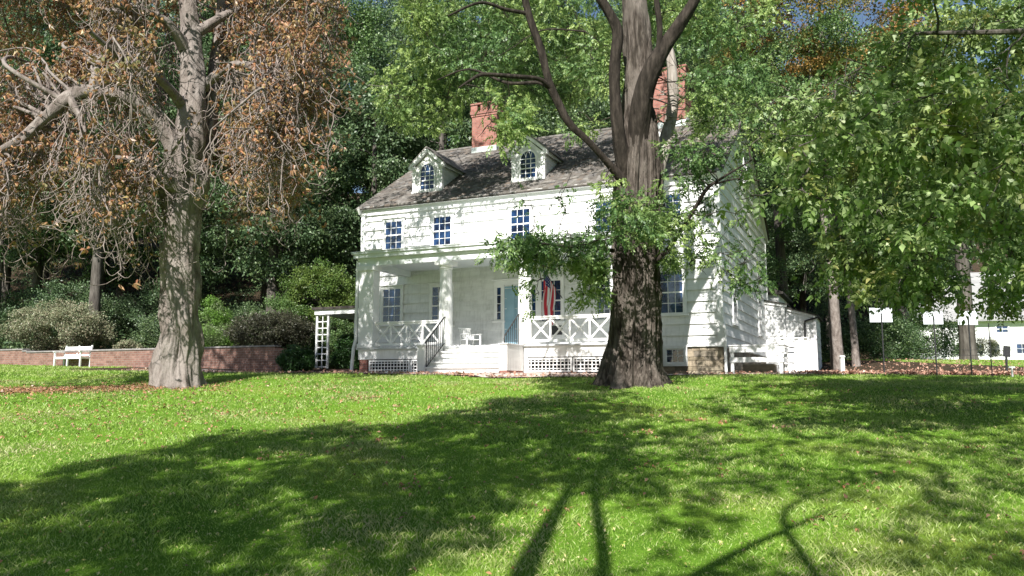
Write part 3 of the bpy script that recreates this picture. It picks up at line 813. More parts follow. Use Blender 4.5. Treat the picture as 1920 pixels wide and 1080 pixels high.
def lattice(a0, a1):
    z0_, z1_ = .02, .47; mb = MB(); y0, y1 = PF - .055, PF - .012; e = .055
    mb.box(a0, a1, y0, y1, z1_ - e, z1_); mb.box(a0, a1, y0, y1, z0_, z0_ + e)
    mb.box(a0, a0 + e, y0 + .002, y1, z0_ + e, z1_ - e); mb.box(a1 - e, a1, y0 + .002, y1, z0_ + e, z1_ - e)
    n = int((a1 - a0) / .118); 
    for k in range(1, n): x = a0 + (a1 - a0) * k / n; mb.box(x - .015, x + .015, PF - .04, PF - .03, z0_ + e, z1_ - e)
    for k in range(1, 4): z = z0_ + (z1_ - z0_) * k / 4; mb.box(a0 + e, a1 - e, PF - .051, PF - .041, z - .014, z + .014)
    mb.build("lattice_panel", MAT['trim'], porch)
lattice(-11.6, -9.95); lattice(-9.92, -8.9); lattice(-5.6, -4.1); lattice(-4.07, -2.7)
# columns
def column(a_, square=False):
    mb = MB(); y = PF + .06
    if square:
        mb.box(a_ - .3, a_ + .3, y - .2, y + .2, FL + .0, 3.62); mb.box(a_ - .33, a_ + .33, y - .23, y + .23, FL, FL + .14); mb.box(a_ - .35, a_ + .35, y - .25, y + .25, 3.62, 3.78)
    else:
        mb.lathe((a_, y, 0), [(FL, .25), (FL + .1, .25), (FL + .101, .235), (1.6, .235), (2.6, .222), (3.45, .20), (3.5, .20), (3.52, .225), (3.56, .225), (3.58, .21), (3.63, .25)], 28)
        mb.box(a_ - .29, a_ + .29, y - .29, y + .29, 3.632, 3.778)
    mb.build("porch_column", MAT['trim'], porch, bevel=.005)
column(-11.72, True); column(-8.63); column(-5.72); column(-2.65)
def railing(a0, a1, n=4):
    mb = MB(); y = PF + .04; t, b_ = 1.80, 1.02
    mb.box(a0, a1, y - .05, y + .05, t - .05, t); mb.box(a0, a1, y - .03, y + .03, t - .11, t - .052); mb.box(a0, a1, y - .035, y + .035, b_ - .05, b_ + .03)
    L = (a1 - a0) / n
    for k in range(n):
        x = a0 + L * k
        if k: mb.box(x - .028, x + .028, y - .025, y + .025, b_ + .03, t - .11)
        mb.bar((x + .02, y - .004, b_ + .03), (x + L - .02, y - .004, t - .11), .028, .055); mb.bar((x + .02, y + .012, t - .11), (x + L - .02, y + .012, b_ + .03), .028, .055)
        if k == n // 2: mb.box(x - .04, x + .04, y - .03, y + .03, FL, b_ - .05)
    mb.build("porch_railing", MAT['trim'], porch)
railing(-11.42, -8.86); railing(-5.49, -2.88)
# steps between white cheek boxes
mb = MB(); NR = 5; rise = FL / NR
for k in range(NR - 1):
    y = PF - .14 - .32 * (NR - 1 - k); zt = rise * (k + 1)
    mb.box(SA0, SA1, y, PF - .13, zt - .045, zt)
    if k == NR - 2: mb.box(SA0, SA1, PF - .11, PF - .09, zt - .02, FL - .062)
    mb.box(SA0, SA1, y + .06, y + .08, max(zt - rise, -.2), zt - .040)
mb.build("steps", MAT['white'], porch, bevel=.005)
for a0, a1 in ((SA0 - .27, SA0 - .004), (SA1 + .004, SA1 + .27)):
    mb = MB(); mb.box(a0, a1, PF - 1.36, PF - .141, .06, FL - .05); mb.box(a0 - .02, a1 + .02, PF - 1.39, PF - .141, FL - .048, FL - .01)
    mb.build("step_cheek", MAT['white'], porch, bevel=.005)
    mb = MB(); mb.box(a0 + .01, a1 - .01, PF - 1.34, PF - .15, -.3, .058); mb.build("cheek_base", MAT['brick'], porch)
def handrail(a_, low):
    mb = MB(); y1 = PF - .2; y0 = PF - 1.3
    if low:   # follows the steps
        y0 = PF - 1.35; p0, p1 = (a_, y0, 1.0), (a_, y1, 1.86)
        mb.bar(p0, p1, .035, .03); mb.bar((a_, y0, .18), (a_, y1, .98), .03, .02)
        mb.bar((a_, y1, 1.86), (a_, y1 + .22, 1.86), .035, .03); mb.bar((a_, y1, .98), (a_, y1 + .22, .98), .03, .02)
        mb.bar((a_, y0, 0.0), (a_, y0, 1.0), .025, .025); mb.bar((a_, y1 + .2, .9), (a_, y1 + .2, 1.86), .025, .025)
        for k in range(1, 9): t = k / 9; yy = y0 + (y1 - y0) * t; mb.bar((a_, yy, .18 + .8 * t), (a_, yy, 1.0 + .86 * t), .014, .014)
        mb.bar((a_, y0, 1.0), (a_, y0 - .07, .93), .03, .03)
    else:
        p0, p1 = (a_, y0 + .05, 1.12), (a_, y1, 1.86)
        mb.bar(p0, p1, .035, .03); mb.bar((a_, y1, 1.86), (a_, y1 + .25, 1.86), .035, .03); mb.bar(p0, (a_, p0[1] - .04, 1.02), .03, .03); mb.bar((a_, p0[1] - .04, 1.04), (a_, p0[1] - .02, .90), .025, .025)
        for k in range(0, 8): t = k / 7; yy = p0[1] + (y1 - p0[1]) * t; mb.bar((a_, yy, .89), (a_, yy, 1.12 + .74 * t), .016, .016)
        mb.bar((a_, y1 + .22, .89), (a_, y1 + .22, 1.86), .02, .02)
    mb.build("handrail", MAT['iron'], porch)
handrail(SA0 + .06, True); handrail(SA1 + .14, False)
mb = MB(); mb.tube([(PA0 - .1, PF - .05, 4.0), (PA0 - .12, PF - .05, 2.0), (PA0 - .12, PF - .05, 1.2), (PA0 - .18, PF - .09, .9), (PA0 - .24, PF - .12, -.1)], .06, 10)
mb.build("downspout", MAT['trim'], house)
mb = MB(); mb.box(.05, .13, -.09, -.01, -.1, 1.5); mb.bar((.09, -.05, 1.45), (.02, -.03, 1.7), .07, .07); mb.build("downspout", MAT['trim'], house)

# rear lean-tos on the right (things attached to the house: parts of it)
def leanto(a0, a1, b0, b1, z0l, z0r, name, label):
    mb = MB(); poly = [(a0, -.3), (a1, -.3), (a1, z0r), (a0, z0l)]
    mb.prism(poly, b0 + .01, b1)
    s = (z0r - z0l) / (a1 - a0)
    z = .15
    while z < z0l:
        zt = min(z + .33, z0l)
        r_ = a1 if zt <= z0r else a0 + (zt - z0l) / s
        if r_ - a0 > .1:
            V = [(a0, b0 - .02, z), (r_, b0 - .02, z), (r_, b0 + .015, z), (a0, b0 + .015, z), (a0, b0 + .002, zt), (r_, b0 + .002, zt), (r_, b0 + .015, zt), (a0, b0 + .015, zt)]
            mb.add(V, [(0, 3, 2, 1), (4, 5, 6, 7), (0, 1, 5, 4), (1, 2, 6, 5), (2, 3, 7, 6), (3, 0, 4, 7)])
        z = zt
    siding(mb, TS(a1, 0, 0), b0 + .02, b1, .15, z0r - .02, .33, None, .02)
    mb.box(a1 - .1, a1 + .03, b0 - .035, b0 + .1, -.2, z0r - .03)
    mb.bar((a0, b0 - .03, z0l - .06), (a1 + .12, b0 - .03, z0r - .06 + s * .12), .05, .13)
    o = mb.build(name, MAT['white'], house); o['label'] = label
    mb = MB()
    mb.prism([(a0 - .02, z0l), (a1 + .16, z0r + s * .16), (a1 + .16, z0r + s * .16 + .05), (a0 - .02, z0l + .05)], b0 - .12, b1 + .1)
    mb.build("lean_to_roof", MAT['shinglebase'], o)
    return o
leanto(.0, .86, 11.45, 13.2, 3.42, 3.24, "lean_to", "taller narrow lean-to at the rear corner")
l2 = leanto(.90, 2.15, 11.65, 15.0, 3.10, 2.70, "lean_to", "low lean-to with black downspout at the far right end")
mb = MB(); mb.tube([(2.32, 11.5, 2.62), (1.72, 11.56, 2.46), (1.70, 11.58, 2.3), (1.70, 11.58, .1)], .045, 8); mb.build("downspout", MAT['iron'], l2)
mb = MB(); mb.box(-5, .45, 13.3, 18, -.3, 3.9); rw_ = mb.build("rear_wing", MAT['white'], house)
mb = MB(); mb.prism([(-5.2, 3.902), (.7, 3.902), (.7, 4.0), (-2, 4.9), (-5.2, 4.0)], 13.1, 18.2); mb.build("wing_roof", MAT['shinglebase'], rw_)

# ------------------------------------------------------------------ left side canopy with lattice post
cn = thing("side_canopy", "low flat-roofed white canopy with lattice post beside the left end of the house", "canopy", (HX, HY, 0), HROT)
mb = MB(); mb.box(-16.45, -14.16, -.12, 2.9, 2.66, 2.76); mb.build("canopy_roof", simple("dark_tar_roof", [(.03, .025, .025), (.07, .06, .05)], 5, .9), cn)
mb = MB(); mb.box(-16.36, -14.16, -.04, .0, 2.46, 2.66); mb.box(-16.36, -16.32, .0, 2.85, 2.46, 2.66); mb.box(-16.32, -14.16, .0, 2.85, 2.60, 2.655); mb.build("fascia", MAT['trim'], cn)
mb = MB()
for x in (-16.28, -15.72): mb.box(x - .04, x + .04, .02, .10, .28, 2.46)
mb.box(-16.02, -15.98, .04, .08, .28, 2.46)
for k in range(9): z = .32 + k * .262; mb.box(-16.24, -15.76, .045, .085, z, z + .04)
mb.build("lattice_post", MAT['trim'], cn)
for x in (-14.66, -16.28): mb = MB(); mb.box(x, x + .09, 2.6, 2.7, 0, 2.6); mb.build("post", MAT['trim'], cn)
lw = thing("low_brick_wall", "very low dark brick edging wall under the lattice post", "wall", (HX, HY, 0), HROT)
mb = MB(); mb.box(-16.8, -14.3, -.12, .16, -.3, .24); mb.build("brickwork", MAT['brickwall'], lw)

# ------------------------------------------------------------------ guard rail and slatted gate by the gable
gd = thing("guard_rail", "white two-rail wooden guard rail in front of the gable corner", "railing", (HX, HY, 0), HROT)
for x in (.28, 1.78): mb = MB(); mb.box(x - .05, x + .05, .0, .1, -.1, .86); mb.build("post", MAT['trim'], gd)
mb = MB(); mb.box(.2, 1.9, -.03, -.002, .66, .84); mb.box(.2, 1.83, -.028, -.002, .34, .5); mb.box(.16, 1.92, -.06, .14, .862, .90)
for z in (.4, .72): mb.bar((1.84, -.0, z), (1.95, 2.6, z), .03, .13)
mb.bar((1.84, -.0, .88), (1.95, 2.6, .88), .1, .03)
mb.build("rail", MAT['white'], gd)
gt = thing("slatted_gate", "white gate of five wide horizontal slats right of the guard rail", "gate", (HX, HY, 0), HROT)
mb = MB()
for k in range(5): z = .18 + k * .17; mb.box(1.72, 2.46, 1.0, 1.03, z, z + .115)
mb.build("slat_panel", MAT['trim'], gt)
mb = MB(); mb.box(2.40, 2.50, 1.032, 1.12, -.05, 1.12); mb.box(1.68, 2.56, .97, 1.15, 1.122, 1.15); mb.box(1.68, 1.77, 1.032, 1.12, -.05, 1.12); mb.build("gate_frame", MAT['trim'], gt)
sb = thing("stone_step", "rough stone block beside the gate foot", "stone", (HX, HY, 0), HROT)
mb = MB(); mb.box(.5, 1.5, .7, 1.4, -.1, .3); mb.build("block", MAT['stone'], sb, bevel=.04)

# ------------------------------------------------------------------ garden wall, bench, shrubs
bwt = thing("garden_wall", "long low red brick garden wall with stone coping behind the lawn", "wall", (-9.2, 31.9, gz(-9.2, 31.9)), HROT)
zb = gz(-9.2, 31.9)
def wallseg(s0, s1, top, name="brickwork"):
    mb = MB(); mb.box(-s1, -s0, 0, .32, -.6, top); o = mb.build(name, MAT['brickwall'], bwt)
    mb = MB(); mb.box(-s1 - .02, -s0 + .02, -.04, .36, top, top + .07); mb.build("coping", MAT['coping'], bwt, bevel=.01)
wallseg(.3, 15.2, 1.05); wallseg(15.5, 19, 1.18); wallseg(15.2, 15.5, 1.1)
mb = MB(); mb.box(-.3, .25, -.12, .45, -.6, .98); mb.build("pier", MAT['brickwall'], bwt)

def bench():
    t = thing("garden_bench", "white slatted garden bench on the grass against the brick wall", "bench")
    mb = MB(); L = 1.75
    for k in range(6): y = .02 + k * .085; mb.box(0, L, y, y + .07, .42, .445)
    mb.build("seat", MAT['trim'], t)
    mb = MB()
    T = Matrix.Translation((0, .5, .45)) @ Matrix.Rotation(R(-12), 4, 'X')
    mb.box(0, L, -.02, .02, .40, .48, T=T); mb.box(0, L, -.02, .02, .05, .11, T=T)
    for k in range(22): x = .05 + (L - .15) * k / 21; mb.box(x, x + .05, -.01, .012, .11, .40, T=T)
    for x in (0, L / 2 - .03, L - .06): mb.box(x, x + .06, -.03, .03, -.05, .53, T=T)
    mb.build("backrest", MAT['trim'], t)
    for x in (0, L / 2 - .03, L - .06):
        mb = MB(); mb.box(x, x + .06, 0, .06, -.02, .42 if x == L / 2 - .03 else .66); mb.build("leg", MAT['trim'], t)
    for x in (0, L - .06):
        mb = MB(); mb.bar((x + .03, .53, -.02), (x + .03, .51, .45), .06, .06); mb.build("leg", MAT['trim'], t)
        mb = MB(); mb.box(x - .01, x + .07, -.05, .58, .66, .69); mb.build("armrest", MAT['trim'], t)
    mb = MB(); mb.box(.06, L - .06, .01, .04, .35, .418); mb.box(.01, .05, .06, .5, .35, .418); mb.box(L - .05, L - .01, .06, .5, .35, .418); mb.build("seat_frame", MAT['trim'], t)
    return t
bn = bench(); p = at(109, 686, 37.0); bn.location = (p[0], 36.6, gz(p[0] + .8, 36.4)); bn.rotation_euler = (0, 0, HROT)

def porch_chair(label, loc, rz):
    t = thing("porch_chair", label, "chair", loc, rz, "white wooden chairs on the porch")
    mb = MB(); 
    for k in range(5): mb.box(-.3, .3, -.25 + k * .1, -.17 + k * .1, .36, .385)
    mb.build("seat", MAT['trim'], t)
    mb = MB()
    for k in range(6): x = -.26 + k * .092; mb.bar((x + .03, .24, .40), (x + .03, .38, .92), .06, .02)
    mb.bar((-.3, .385, .93), (.3, .385, .93), .05, .07); mb.build("backrest", MAT['trim'], t)
    for x in (-.31, .31):
        for y in (-.25, .22):
            mb = MB(); mb.bar((x, y, .02), (x, y, .62), .05, .05); mb.build("leg", MAT['trim'], t)
        mb = MB(); mb.box(x - .05, x + .05, -.32, .3, .62, .645); mb.build("armrest", MAT['trim'], t)
        mb = MB(); mb.tube([(x, -.45, .09), (x, -.2, .02), (x, .1, .02), (x, .35, .05), (x, .5, .12)], .022, 6); mb.build("rocker", MAT['trim'], t)
    return t
x, y = h2w(-8.25, -1.9); c1 = porch_chair("low white rocking chair at the top of the porch steps", (x, y, FL), HROT + R(62))
c1.scale = (.9, .9, .72)
x, y = h2w(-10.9, -1.4); porch_chair("white rocking chair behind the left porch railing", (x, y, FL), HROT + R(-30))

# flag on a pole fixed to the porch wall
fl = thing("flag", "red and white striped flag hanging from a slanted pole on the porch wall", "flag", (HX, HY, 0), HROT)
P0 = np.array((-5.50, -.04, 2.62)); P1 = np.array((-5.98, -.85, 3.72))
mb = MB(); mb.tube([P0, P1], .016, 8); mb.lathe((P1[0], P1[1], P1[2]), [(-.02, .01), (.0, .03), (.03, .03), (.05, .008)], 10); mb.build("flag_pole", MAT['iron'], fl)
mb = MB(); mb.box(P0[0] - .04, P0[0] + .04, -.06, -.03, 2.54, 2.70); mb.build("bracket", MAT['iron'], fl)
nS, nT = 52, 40; V = []; F = []; MI = []
for j in range(nT + 1):
    t = j / nT
    for i in range(nS + 1):
        s = i / nS
        hp_ = P1 + (P0 - P1) * (.06 + .58 * s)
        drop = t * 1.5
        gather = 1 - .36 * min(1, t * 1.6) * (.75 + .25 * t)
        cx = P1[0] + .06 + (hp_[0] - P1[0] - .06) * gather + (s - .5) * .16 * t
        cy = P1[1] + (hp_[1] - P1[1]) * gather
        fold = .055 * math.sin(s * 15 + 1.5 * t) * min(1, t * 2.2)
        z = hp_[2] - drop + .30 * s * t * .6
        V.append((cx + fold * .9 + .02 * math.sin(6 * t), cy + fold, z - .02))
for j in range(nT):
    for i in range(nS):
        a0 = j * (nS + 1) + i; F.append((a0, a0 + 1, a0 + nS + 2, a0 + nS + 1))
        stripe = i * 13 // nS
        if stripe < 7 and j < nT * .24:
            MI.append(2 if (i % 4 == 1 and j % 3 == 1) else 3)
        else: MI.append(0 if stripe % 2 == 0 else 1)
fm = [leafmat("flag_red", [(.50, .02, .04), (.55, .03, .05)], None, 1, .3), leafmat("flag_white", [(.72, .70, .70), (.75, .73, .73)], None, 1, .3), leafmat("flag_star_white", [(.7, .7, .7), (.75, .75, .75)], None, 1, .2), leafmat("flag_blue", [(.02, .03, .12), (.025, .035, .14)], None, 1, .2)]
link("cloth", mesh_np("cloth", V, F, fm, True, MI), fl)

# ------------------------------------------------------------------ small things at right
def garden_sign(px, pyt, pyb, pxw, Y, label, top=None):
    c = at(px + pxw / 2, pyb, Y); wd = pxw / FOC * Y; ht = (pyb - pyt) / FOC * Y
    gzv = gz(c[0], Y); t = thing("stake_sign", label, "sign", (c[0], Y, gzv), R(random.uniform(-6, 6)), "white panels on stakes along the mulch edge")
    z = c[2] - gzv
    mb = MB(); mb.box(-wd / 2, wd / 2, .02, .03, z, z + ht); mb.build("panel", MAT['signw'], t, bevel=.002)
    mb = MB(); mb.bar((0, 0, -.1), (0, -.01, z + ht * .62), .03, .03); mb.build("stake", MAT['iron'], t)
MAT['signw'] = simple("white_plastic_panel", [(.62, .66, .70), (.70, .73, .76)], 2, .35)
garden_sign(1632, 577, 604, 42, 24.3, "white rectangular panel on a black stake, leftmost of the three, clear of the leaves")
garden_sign(1733, 584, 608, 36, 24.0, "white panel on a black stake half hidden by leaves, middle of the three")
garden_sign(1797, 583, 609, 38, 23.9, "white panel on a black stake in front of the white barn, rightmost of the three")
p = at(1580, 697, 24.6); mk = thing("marker_post", "short white wooden post with a cap at the mulch edge right of the gate", "post", (p[0], 24.6, gz(p[0], 24.6)))
mb = MB(); mb.box(-.055, .055, -.055, .055, -.1, .50); mb.build("shaft", MAT['trim'], mk, bevel=.006)
mb = MB(); mb.box(-.075, .075, -.075, .075, .502, .56); mb.build("cap", MAT['trim'], mk, bevel=.015)
wf = thing("wire_fence", "thin two-strand wire fence in front of the white barn", "fence")
pts = [(1700, 24.2), (1755, 24.1), (1812, 24), (1853, 24.1), (1935, 24.4), (2060, 25)]
mb = MB()
for q in (.62, .78):
    P = [np.array((at(px, 600, Y)[0], Y, gz(at(px, 600, Y)[0], Y) + q + .02 * (k % 2))) for k, (px, Y) in enumerate(pts)]
    mb.tube(P, .006, 5)
mb.build("wire", MAT['iron'], wf)
for px, Y in ((1853, 24.1), (1935, 24.4), (2060, 25)):
    x = at(px, 600, Y)[0]; z = gz(x, Y); mb = MB(); mb.bar((x, Y, z - .1), (x, Y, z + (1.6 if px == 1853 else 1.0)), .022, .022); mb.build("fence_post", MAT['iron'], wf)
x = at(1886, 690, 25.5)[0]; z = gz(x, 25.5)
ds = thing("dark_sign", "small dark board on a tapered black stake in front of the barn", "sign", (x, 25.5, z))
mb = MB(); mb.box(-.11, .11, 0, .025, .55, .90, T=Matrix.Rotation(R(6), 4, 'Y')); mb.build("board", MAT['iron'], ds)
mb = MB(); mb.bar((.02, .01, -.05), (.05, .012, .6), .05, .05); mb.build("stake", MAT['iron'], ds)
x = at(1898, 703, 23.6)[0]; z = gz(x, 23.6)
ws = thing("peg", "short pale peg standing in the grass at the far right edge", "post", (x, 23.6, z)); mb = MB(); mb.box(-.02, .02, -.02, .02, -.05, .28); mb.box(-.09, .09, -.02, .02, .281, .33); mb.build("shaft", MAT['trim'], ws)
# white barn far behind on the right
bx_, by_ = at(1725, 660, 60)[0], 60.0; zb_ = gz(40, 60) - .1
barn = thing("white_barn", "long white barn with grey roof and low paired windows beyond the right lawn", "barn", (bx_, by_, zb_), R(-14))
MAT['barnw'] = simple("barn_white_paint", [(.72, .72, .71), (.82, .82, .81)], .8, .7)
MAT['roofgrey'] = simple("grey_barn_roofing", [(.22, .22, .22), (.32, .32, .31)], 1.5, .9, (1, 1, 5), bd=.02)
mb = MB(); mb.box(0, 26, 0, 10, -1, 3.0); mb.prism([(0, 3.0), (10, 3.0), (5, 6.8)], 0, .3, f=lambda x, y, z: (y, x, z)); mb.build("wall", MAT['barnw'], barn)
mb = MB(); mb.add([(-.4, -.5, 2.85), (26.4, -.5, 2.85), (26.4, 5, 7.0), (-.4, 5, 7.0), (-.4, -.5, 3.0), (26.4, -.5, 3.0), (26.4, 5, 7.15), (-.4, 5, 7.15)], [(0, 3, 2, 1), (4, 5, 6, 7), (0, 1, 5, 4), (1, 2, 6, 5), (2, 3, 7, 6), (3, 0, 4, 7)])
mb.add([(-.4, 10.5, 2.85), (26.4, 10.5, 2.85), (26.4, 5, 7.0), (-.4, 5, 7.0), (-.4, 10.5, 3.0), (26.4, 10.5, 3.0), (26.4, 5, 7.15), (-.4, 5, 7.15)], [(0, 1, 2, 3), (4, 7, 6, 5), (0, 4, 5, 1), (1, 5, 6, 2), (2, 6, 7, 3), (3, 7, 4, 0)]); mb.build("roof", MAT['roofgrey'], barn)
for k, xx in enumerate((3.9, 5.0, 6.8, 7.9, 9.7, 10.8, 12.6, 13.7)):
    window(TF(xx, 0, .45), .75, .75, 2, (2,), barn, name="window", sill=False, cap=False, depth=.05, casing=.07)
for xx in (5.6, 9.2, 12.8): window(TF(xx, 0, 2.0), .8, .55, 2, (1, 1), barn, name="window", sill=False, cap=False, depth=.05, casing=.07)

# ------------------------------------------------------------------ trees
def trunk_np(P, r, nring, nth, seed, ridges, lump, flare=0, fh=.8, lobes=5):
    q = np.random.default_rng(seed)
    Pr = smooth_path(np.concatenate([np.asarray(P), np.asarray(r)[:, None]], 1), nring)
    P, r = Pr[:, :3], Pr[:, 3]
    th = np.arange(nth) * 2 * math.pi / nth
    h = np.concatenate([[0], np.cumsum(np.linalg.norm(np.diff(P, axis=0), axis=1))])
    T_, H_ = np.meshgrid(th, h)
    mod = np.zeros_like(T_)
    for k, a, fz in ridges:
        ph = q.uniform(0, 6.28); w_ = .5 * np.sin(H_ * fz + q.uniform(0, 6.28)) + .35 * np.sin(H_ * fz * 2.3 + T_ * 2 + q.uniform(0, 6.28))
        mod += a * (1 - 2 * np.abs(np.sin(k * T_ / 2 + ph + w_)) ** .7)
    for _ in range(10):
        k = q.integers(1, 6); mod += lump / 4 * np.sin(k * T_ + q.uniform(0, 6.28) + H_ * q.uniform(-2, 2)) * np.sin(H_ * q.uniform(.8, 4.5) + q.uniform(0, 6.28))
    fine = q.normal(0, 1, T_.shape); fine = (fine + np.roll(fine, 1, 0) + np.roll(fine, -1, 0) + np.roll(fine, 2, 0)) / 4
    mod += fine * .010
    fl_ = flare * np.exp(-H_ / fh) * (1 + .45 * np.sin(lobes * T_ + 1.0) + .25 * np.sin((lobes + 4) * T_ + 2.2))
    RR = r[:, None] * (1 + mod + fl_)
    T = np.gradient(P, axis=0); T /= np.linalg.norm(T, axis=1)[:, None]
    U = np.cross(T, np.array((0, 1., 0.02))); U /= np.linalg.norm(U, axis=1)[:, None]; W = np.cross(T, U)
    V = P[:, None, :] + RR[..., None] * (np.cos(T_)[..., None] * U[:, None, :] + np.sin(T_)[..., None] * W[:, None, :])
    i = np.arange(nring - 1)[:, None] * nth; j = np.arange(nth)[None, :]
    F = np.stack([i + j, i + (j + 1) % nth, i + nth + (j + 1) % nth, i + nth + j], -1).reshape(-1, 4)
    return V.reshape(-1, 3), F
def limb(acc, pts, n=40, nth=18, seed=0, lump=.10, nodes=None):
    """pts: (px, py, Y, r)"""
    P = [at(a, b_, Y) for a, b_, Y, r in pts]; r = [q[3] for q in pts]
    acc.add(*trunk_np(P, r, n, nth, seed, [(5, .05, 2), (9, .03, 3)], lump))
    S = smooth_path(np.array(P), n)
    if nodes is not None: nodes.extend(list(S[n // 6:]))
    return S
def region(rs, boxes):
    C = []
    for x0, x1, y0, y1, Y0, Y1, n in boxes:
        for _ in range(n): C.append(at(rs.uniform(x0, x1), rs.uniform(y0, y1), rs.uniform(Y0, Y1)))
    return np.array(C)

# --- the old horse chestnut at left
rs = np.random.default_rng(21)
ct = thing("chestnut_tree", "old grey chestnut at left with rusty leaves and drooping bare twigs", "tree")
acc = Acc(); nodes = []
base = at(335, 722, 19.9); base[2] = gz(base[0], base[1]) - .25
TP = [base, at(334, 690, 19.85), at(338, 600, 19.8), at(338, 500, 19.8), at(340, 420, 19.8), at(343, 340, 19.8), at(350, 270, 19.8)]
acc.add(*trunk_np(TP, [.57, .515, .46, .43, .44, .54, .40], 240, 120, 4, [(6, .055, .8), (11, .05, 1.4), (23, .035, 2.5), (37,.025,3)], .24, .42, .38, 7))
nodes += list(smooth_path(np.array(TP), 30)[18:])
limb(acc, [(352, 330, 19.8, .44), (360, 240, 19.8, .36), (362, 150, 19.9, .31), (358, 70, 20, .26), (352, -20, 20, .22), (345, -150, 20.2, .15), (350, -300, 20.3, .06)], 110, 48, 5, .14, nodes)
limb(acc, [(362, 390, 20.1, .25), (384, 290, 20.3, .20), (397, 190, 20.5, .19), (405, 110, 20.7, .16), (415, 20, 20.9, .13), (430, -120, 21, .08)], 80, 30, 6, .12, nodes)
limb(acc, [(345, 320, 19.7, .34), (318, 265, 19.5, .22), (285, 215, 19.2, .15), (235, 185, 18.9, .15), (170, 172, 18.6, .17), (130, 182, 18.4, .155), (80, 225, 18.1, .125), (30, 268, 17.8, .12), (-60, 310, 17.4, .07)], 90, 28, 7, .22, nodes)
limb(acc, [(175, 178, 18.6, .12), (178, 150, 18.6, .11), (190, 112, 18.8, .09), (230, 75, 19, .10), (250, 30, 19.2, .10), (262, 10, 19.2, .06)], 36, 14, 8, .2, nodes)
limb(acc, [(130, 180, 18.4, .10), (142, 205, 18.2, .085), (155, 225, 18.1, .075), (158, 250, 18, .06)], 24, 12, 9, .2, nodes)
limb(acc, [(345, 90, 19.8, .16), (330, 62, 19.5, .12), (305, 35, 19.2, .10), (270, 20, 18.9, .07), (215, 10, 18.5, .05)], 36, 14, 10, .2, nodes)
limb(acc, [(382, 165, 20.1, .13), (400, 145, 19.9, .12), (440, 122, 19.6, .105), (480, 128, 19.3, .10), (505, 148, 19.1, .09), (525, 180, 18.9, .06), (540, 230, 18.8, .035)], 50, 16, 11, .16, nodes)
limb(acc, [(395, 150, 20.4, .13), (450, 140, 20.8, .11), (490, 170, 21, .09), (510, 220, 21.2, .05)], 34, 14, 12, .16, nodes)
limb(acc, [(330, 350, 19.6, .26), (300, 330, 19.2, .17), (260, 305, 18.8, .10), (205, 298, 18.4, .07), (150, 320, 18, .04)], 34, 16, 13, .2, nodes)
limb(acc, [(345, 200, 19.7, .15), (300, 150, 18.6, .10), (240, 120, 17.4, .08), (170, 60, 16.4, .05)], 34, 12, 14, .14, nodes)
limb(acc, [(370, 60, 20, .15), (440, 20, 20.6, .10), (540, -10, 21.4, .07), (640, 20, 22, .04)], 34, 12, 15, .14, nodes)
limb(acc, [(352, -60, 20, .14), (450, -160, 19.4, .10), (560, -180, 18.8, .06), (640, -140, 18.4, .03)], 30, 10, 16, .12, nodes)
limb(acc, [(350, -40, 20, .14), (230, -160, 19.6, .10), (80, -200, 19, .06), (-80, -160, 18.4, .04)], 30, 10, 17, .12, nodes)
# secondary branches and hanging twigs
acc2 = acc; acc = Acc(); tips = []; tnodes = []
T2 = region(rs, [(-120, 300, -40, 430, 18.6, 23.5, 105), (-120, 290, 230, 430, 16, 18.5, 16), (400, 640, -40, 400, 17.5, 23.5, 78), (-250, 640, -300, -40, 16.5, 22.5, 34), (150, 420, 20, 300, 15.8, 18.6, 10)])
nd = np.array(nodes)
for c in T2:
    dd = np.linalg.norm(nd - c, axis=1); p = nd[np.argsort(dd)[rs.integers(0, 12)]]
    L = np.linalg.norm(c - p)
    mid = (p + c) / 2 + np.array((0, 0, .22 * L)) + rs.normal(0, .12 * L, 3)
    m = 26; P = smooth_path([p, (p + mid) / 2 + rs.normal(0, .07 * L, 3), mid, (mid + c) / 2 + rs.normal(0, .08 * L, 3) + (0, 0, .05 * L), c], m)
    acc2.tube(P, np.linspace(.018 + .009 * L, .012, m), 6)
    tnodes += list(P[8:]); tips.append(c)
    nt_ = int(rs.integers(7, 13))
    for _ in range(nt_):
        q = P[rs.integers(7, m)]
        L2 = rs.uniform(.7, 2.9) * (1.0 if q[2] > 2 else .7)
        a = rs.uniform(0, 6.28); h_ = np.array((math.cos(a), math.sin(a), 0))
        n_ = 14; t = np.linspace(0, 1, n_)[:, None]
        spread = rs.uniform(.12, .6)
        hook = rs.uniform(.0, .30)
        w_ = np.cumsum(rs.normal(0, .055, (n_, 3)), 0) * L2 * .36
        Q = q + h_ * (spread * L2 * t ** 1.2 + .25 * hook * L2 * t ** 5) + np.array((0, 0, 1)) * (-L2 * (t - hook * 1.6 * t ** 5) * (1 - spread * .5)) + w_ - w_[0]
        Q[:, 2] = np.maximum(Q[:, 2], 1.0 + .5 * np.sin(Q[:, 0] * 3))
        acc.tube(Q, np.linspace(.0155, .0065, n_), 4)
        tnodes += list(Q[5::3])
        for _k in range(int(rs.integers(1, 4))):
            j = rs.integers(3, n_ - 2); b2_ = rs.uniform(0, 6.28); l3 = rs.uniform(.2, .7)
            u = np.linspace(0, 1, 6)[:, None]
            Q2 = Q[j] + np.array((math.cos(b2_), math.sin(b2_), 0)) * l3 * u * .8 + np.array((0, 0, 1)) * l3 * (-.7 * u + .9 * u ** 3)
            acc.tube(Q2, np.linspace(.009, .005, 6), 4)
acc.build("twigs", MAT['twig'], ct); acc2.build("trunk", MAT['bark_grey'], ct)
LT = [palmate(5, .15, .045, rs, .9), palmate(6, .12, .04, rs, 1.2), palmate(4, .17, .05, rs, .7), palmate(3, .10, .04, rs, 1)]
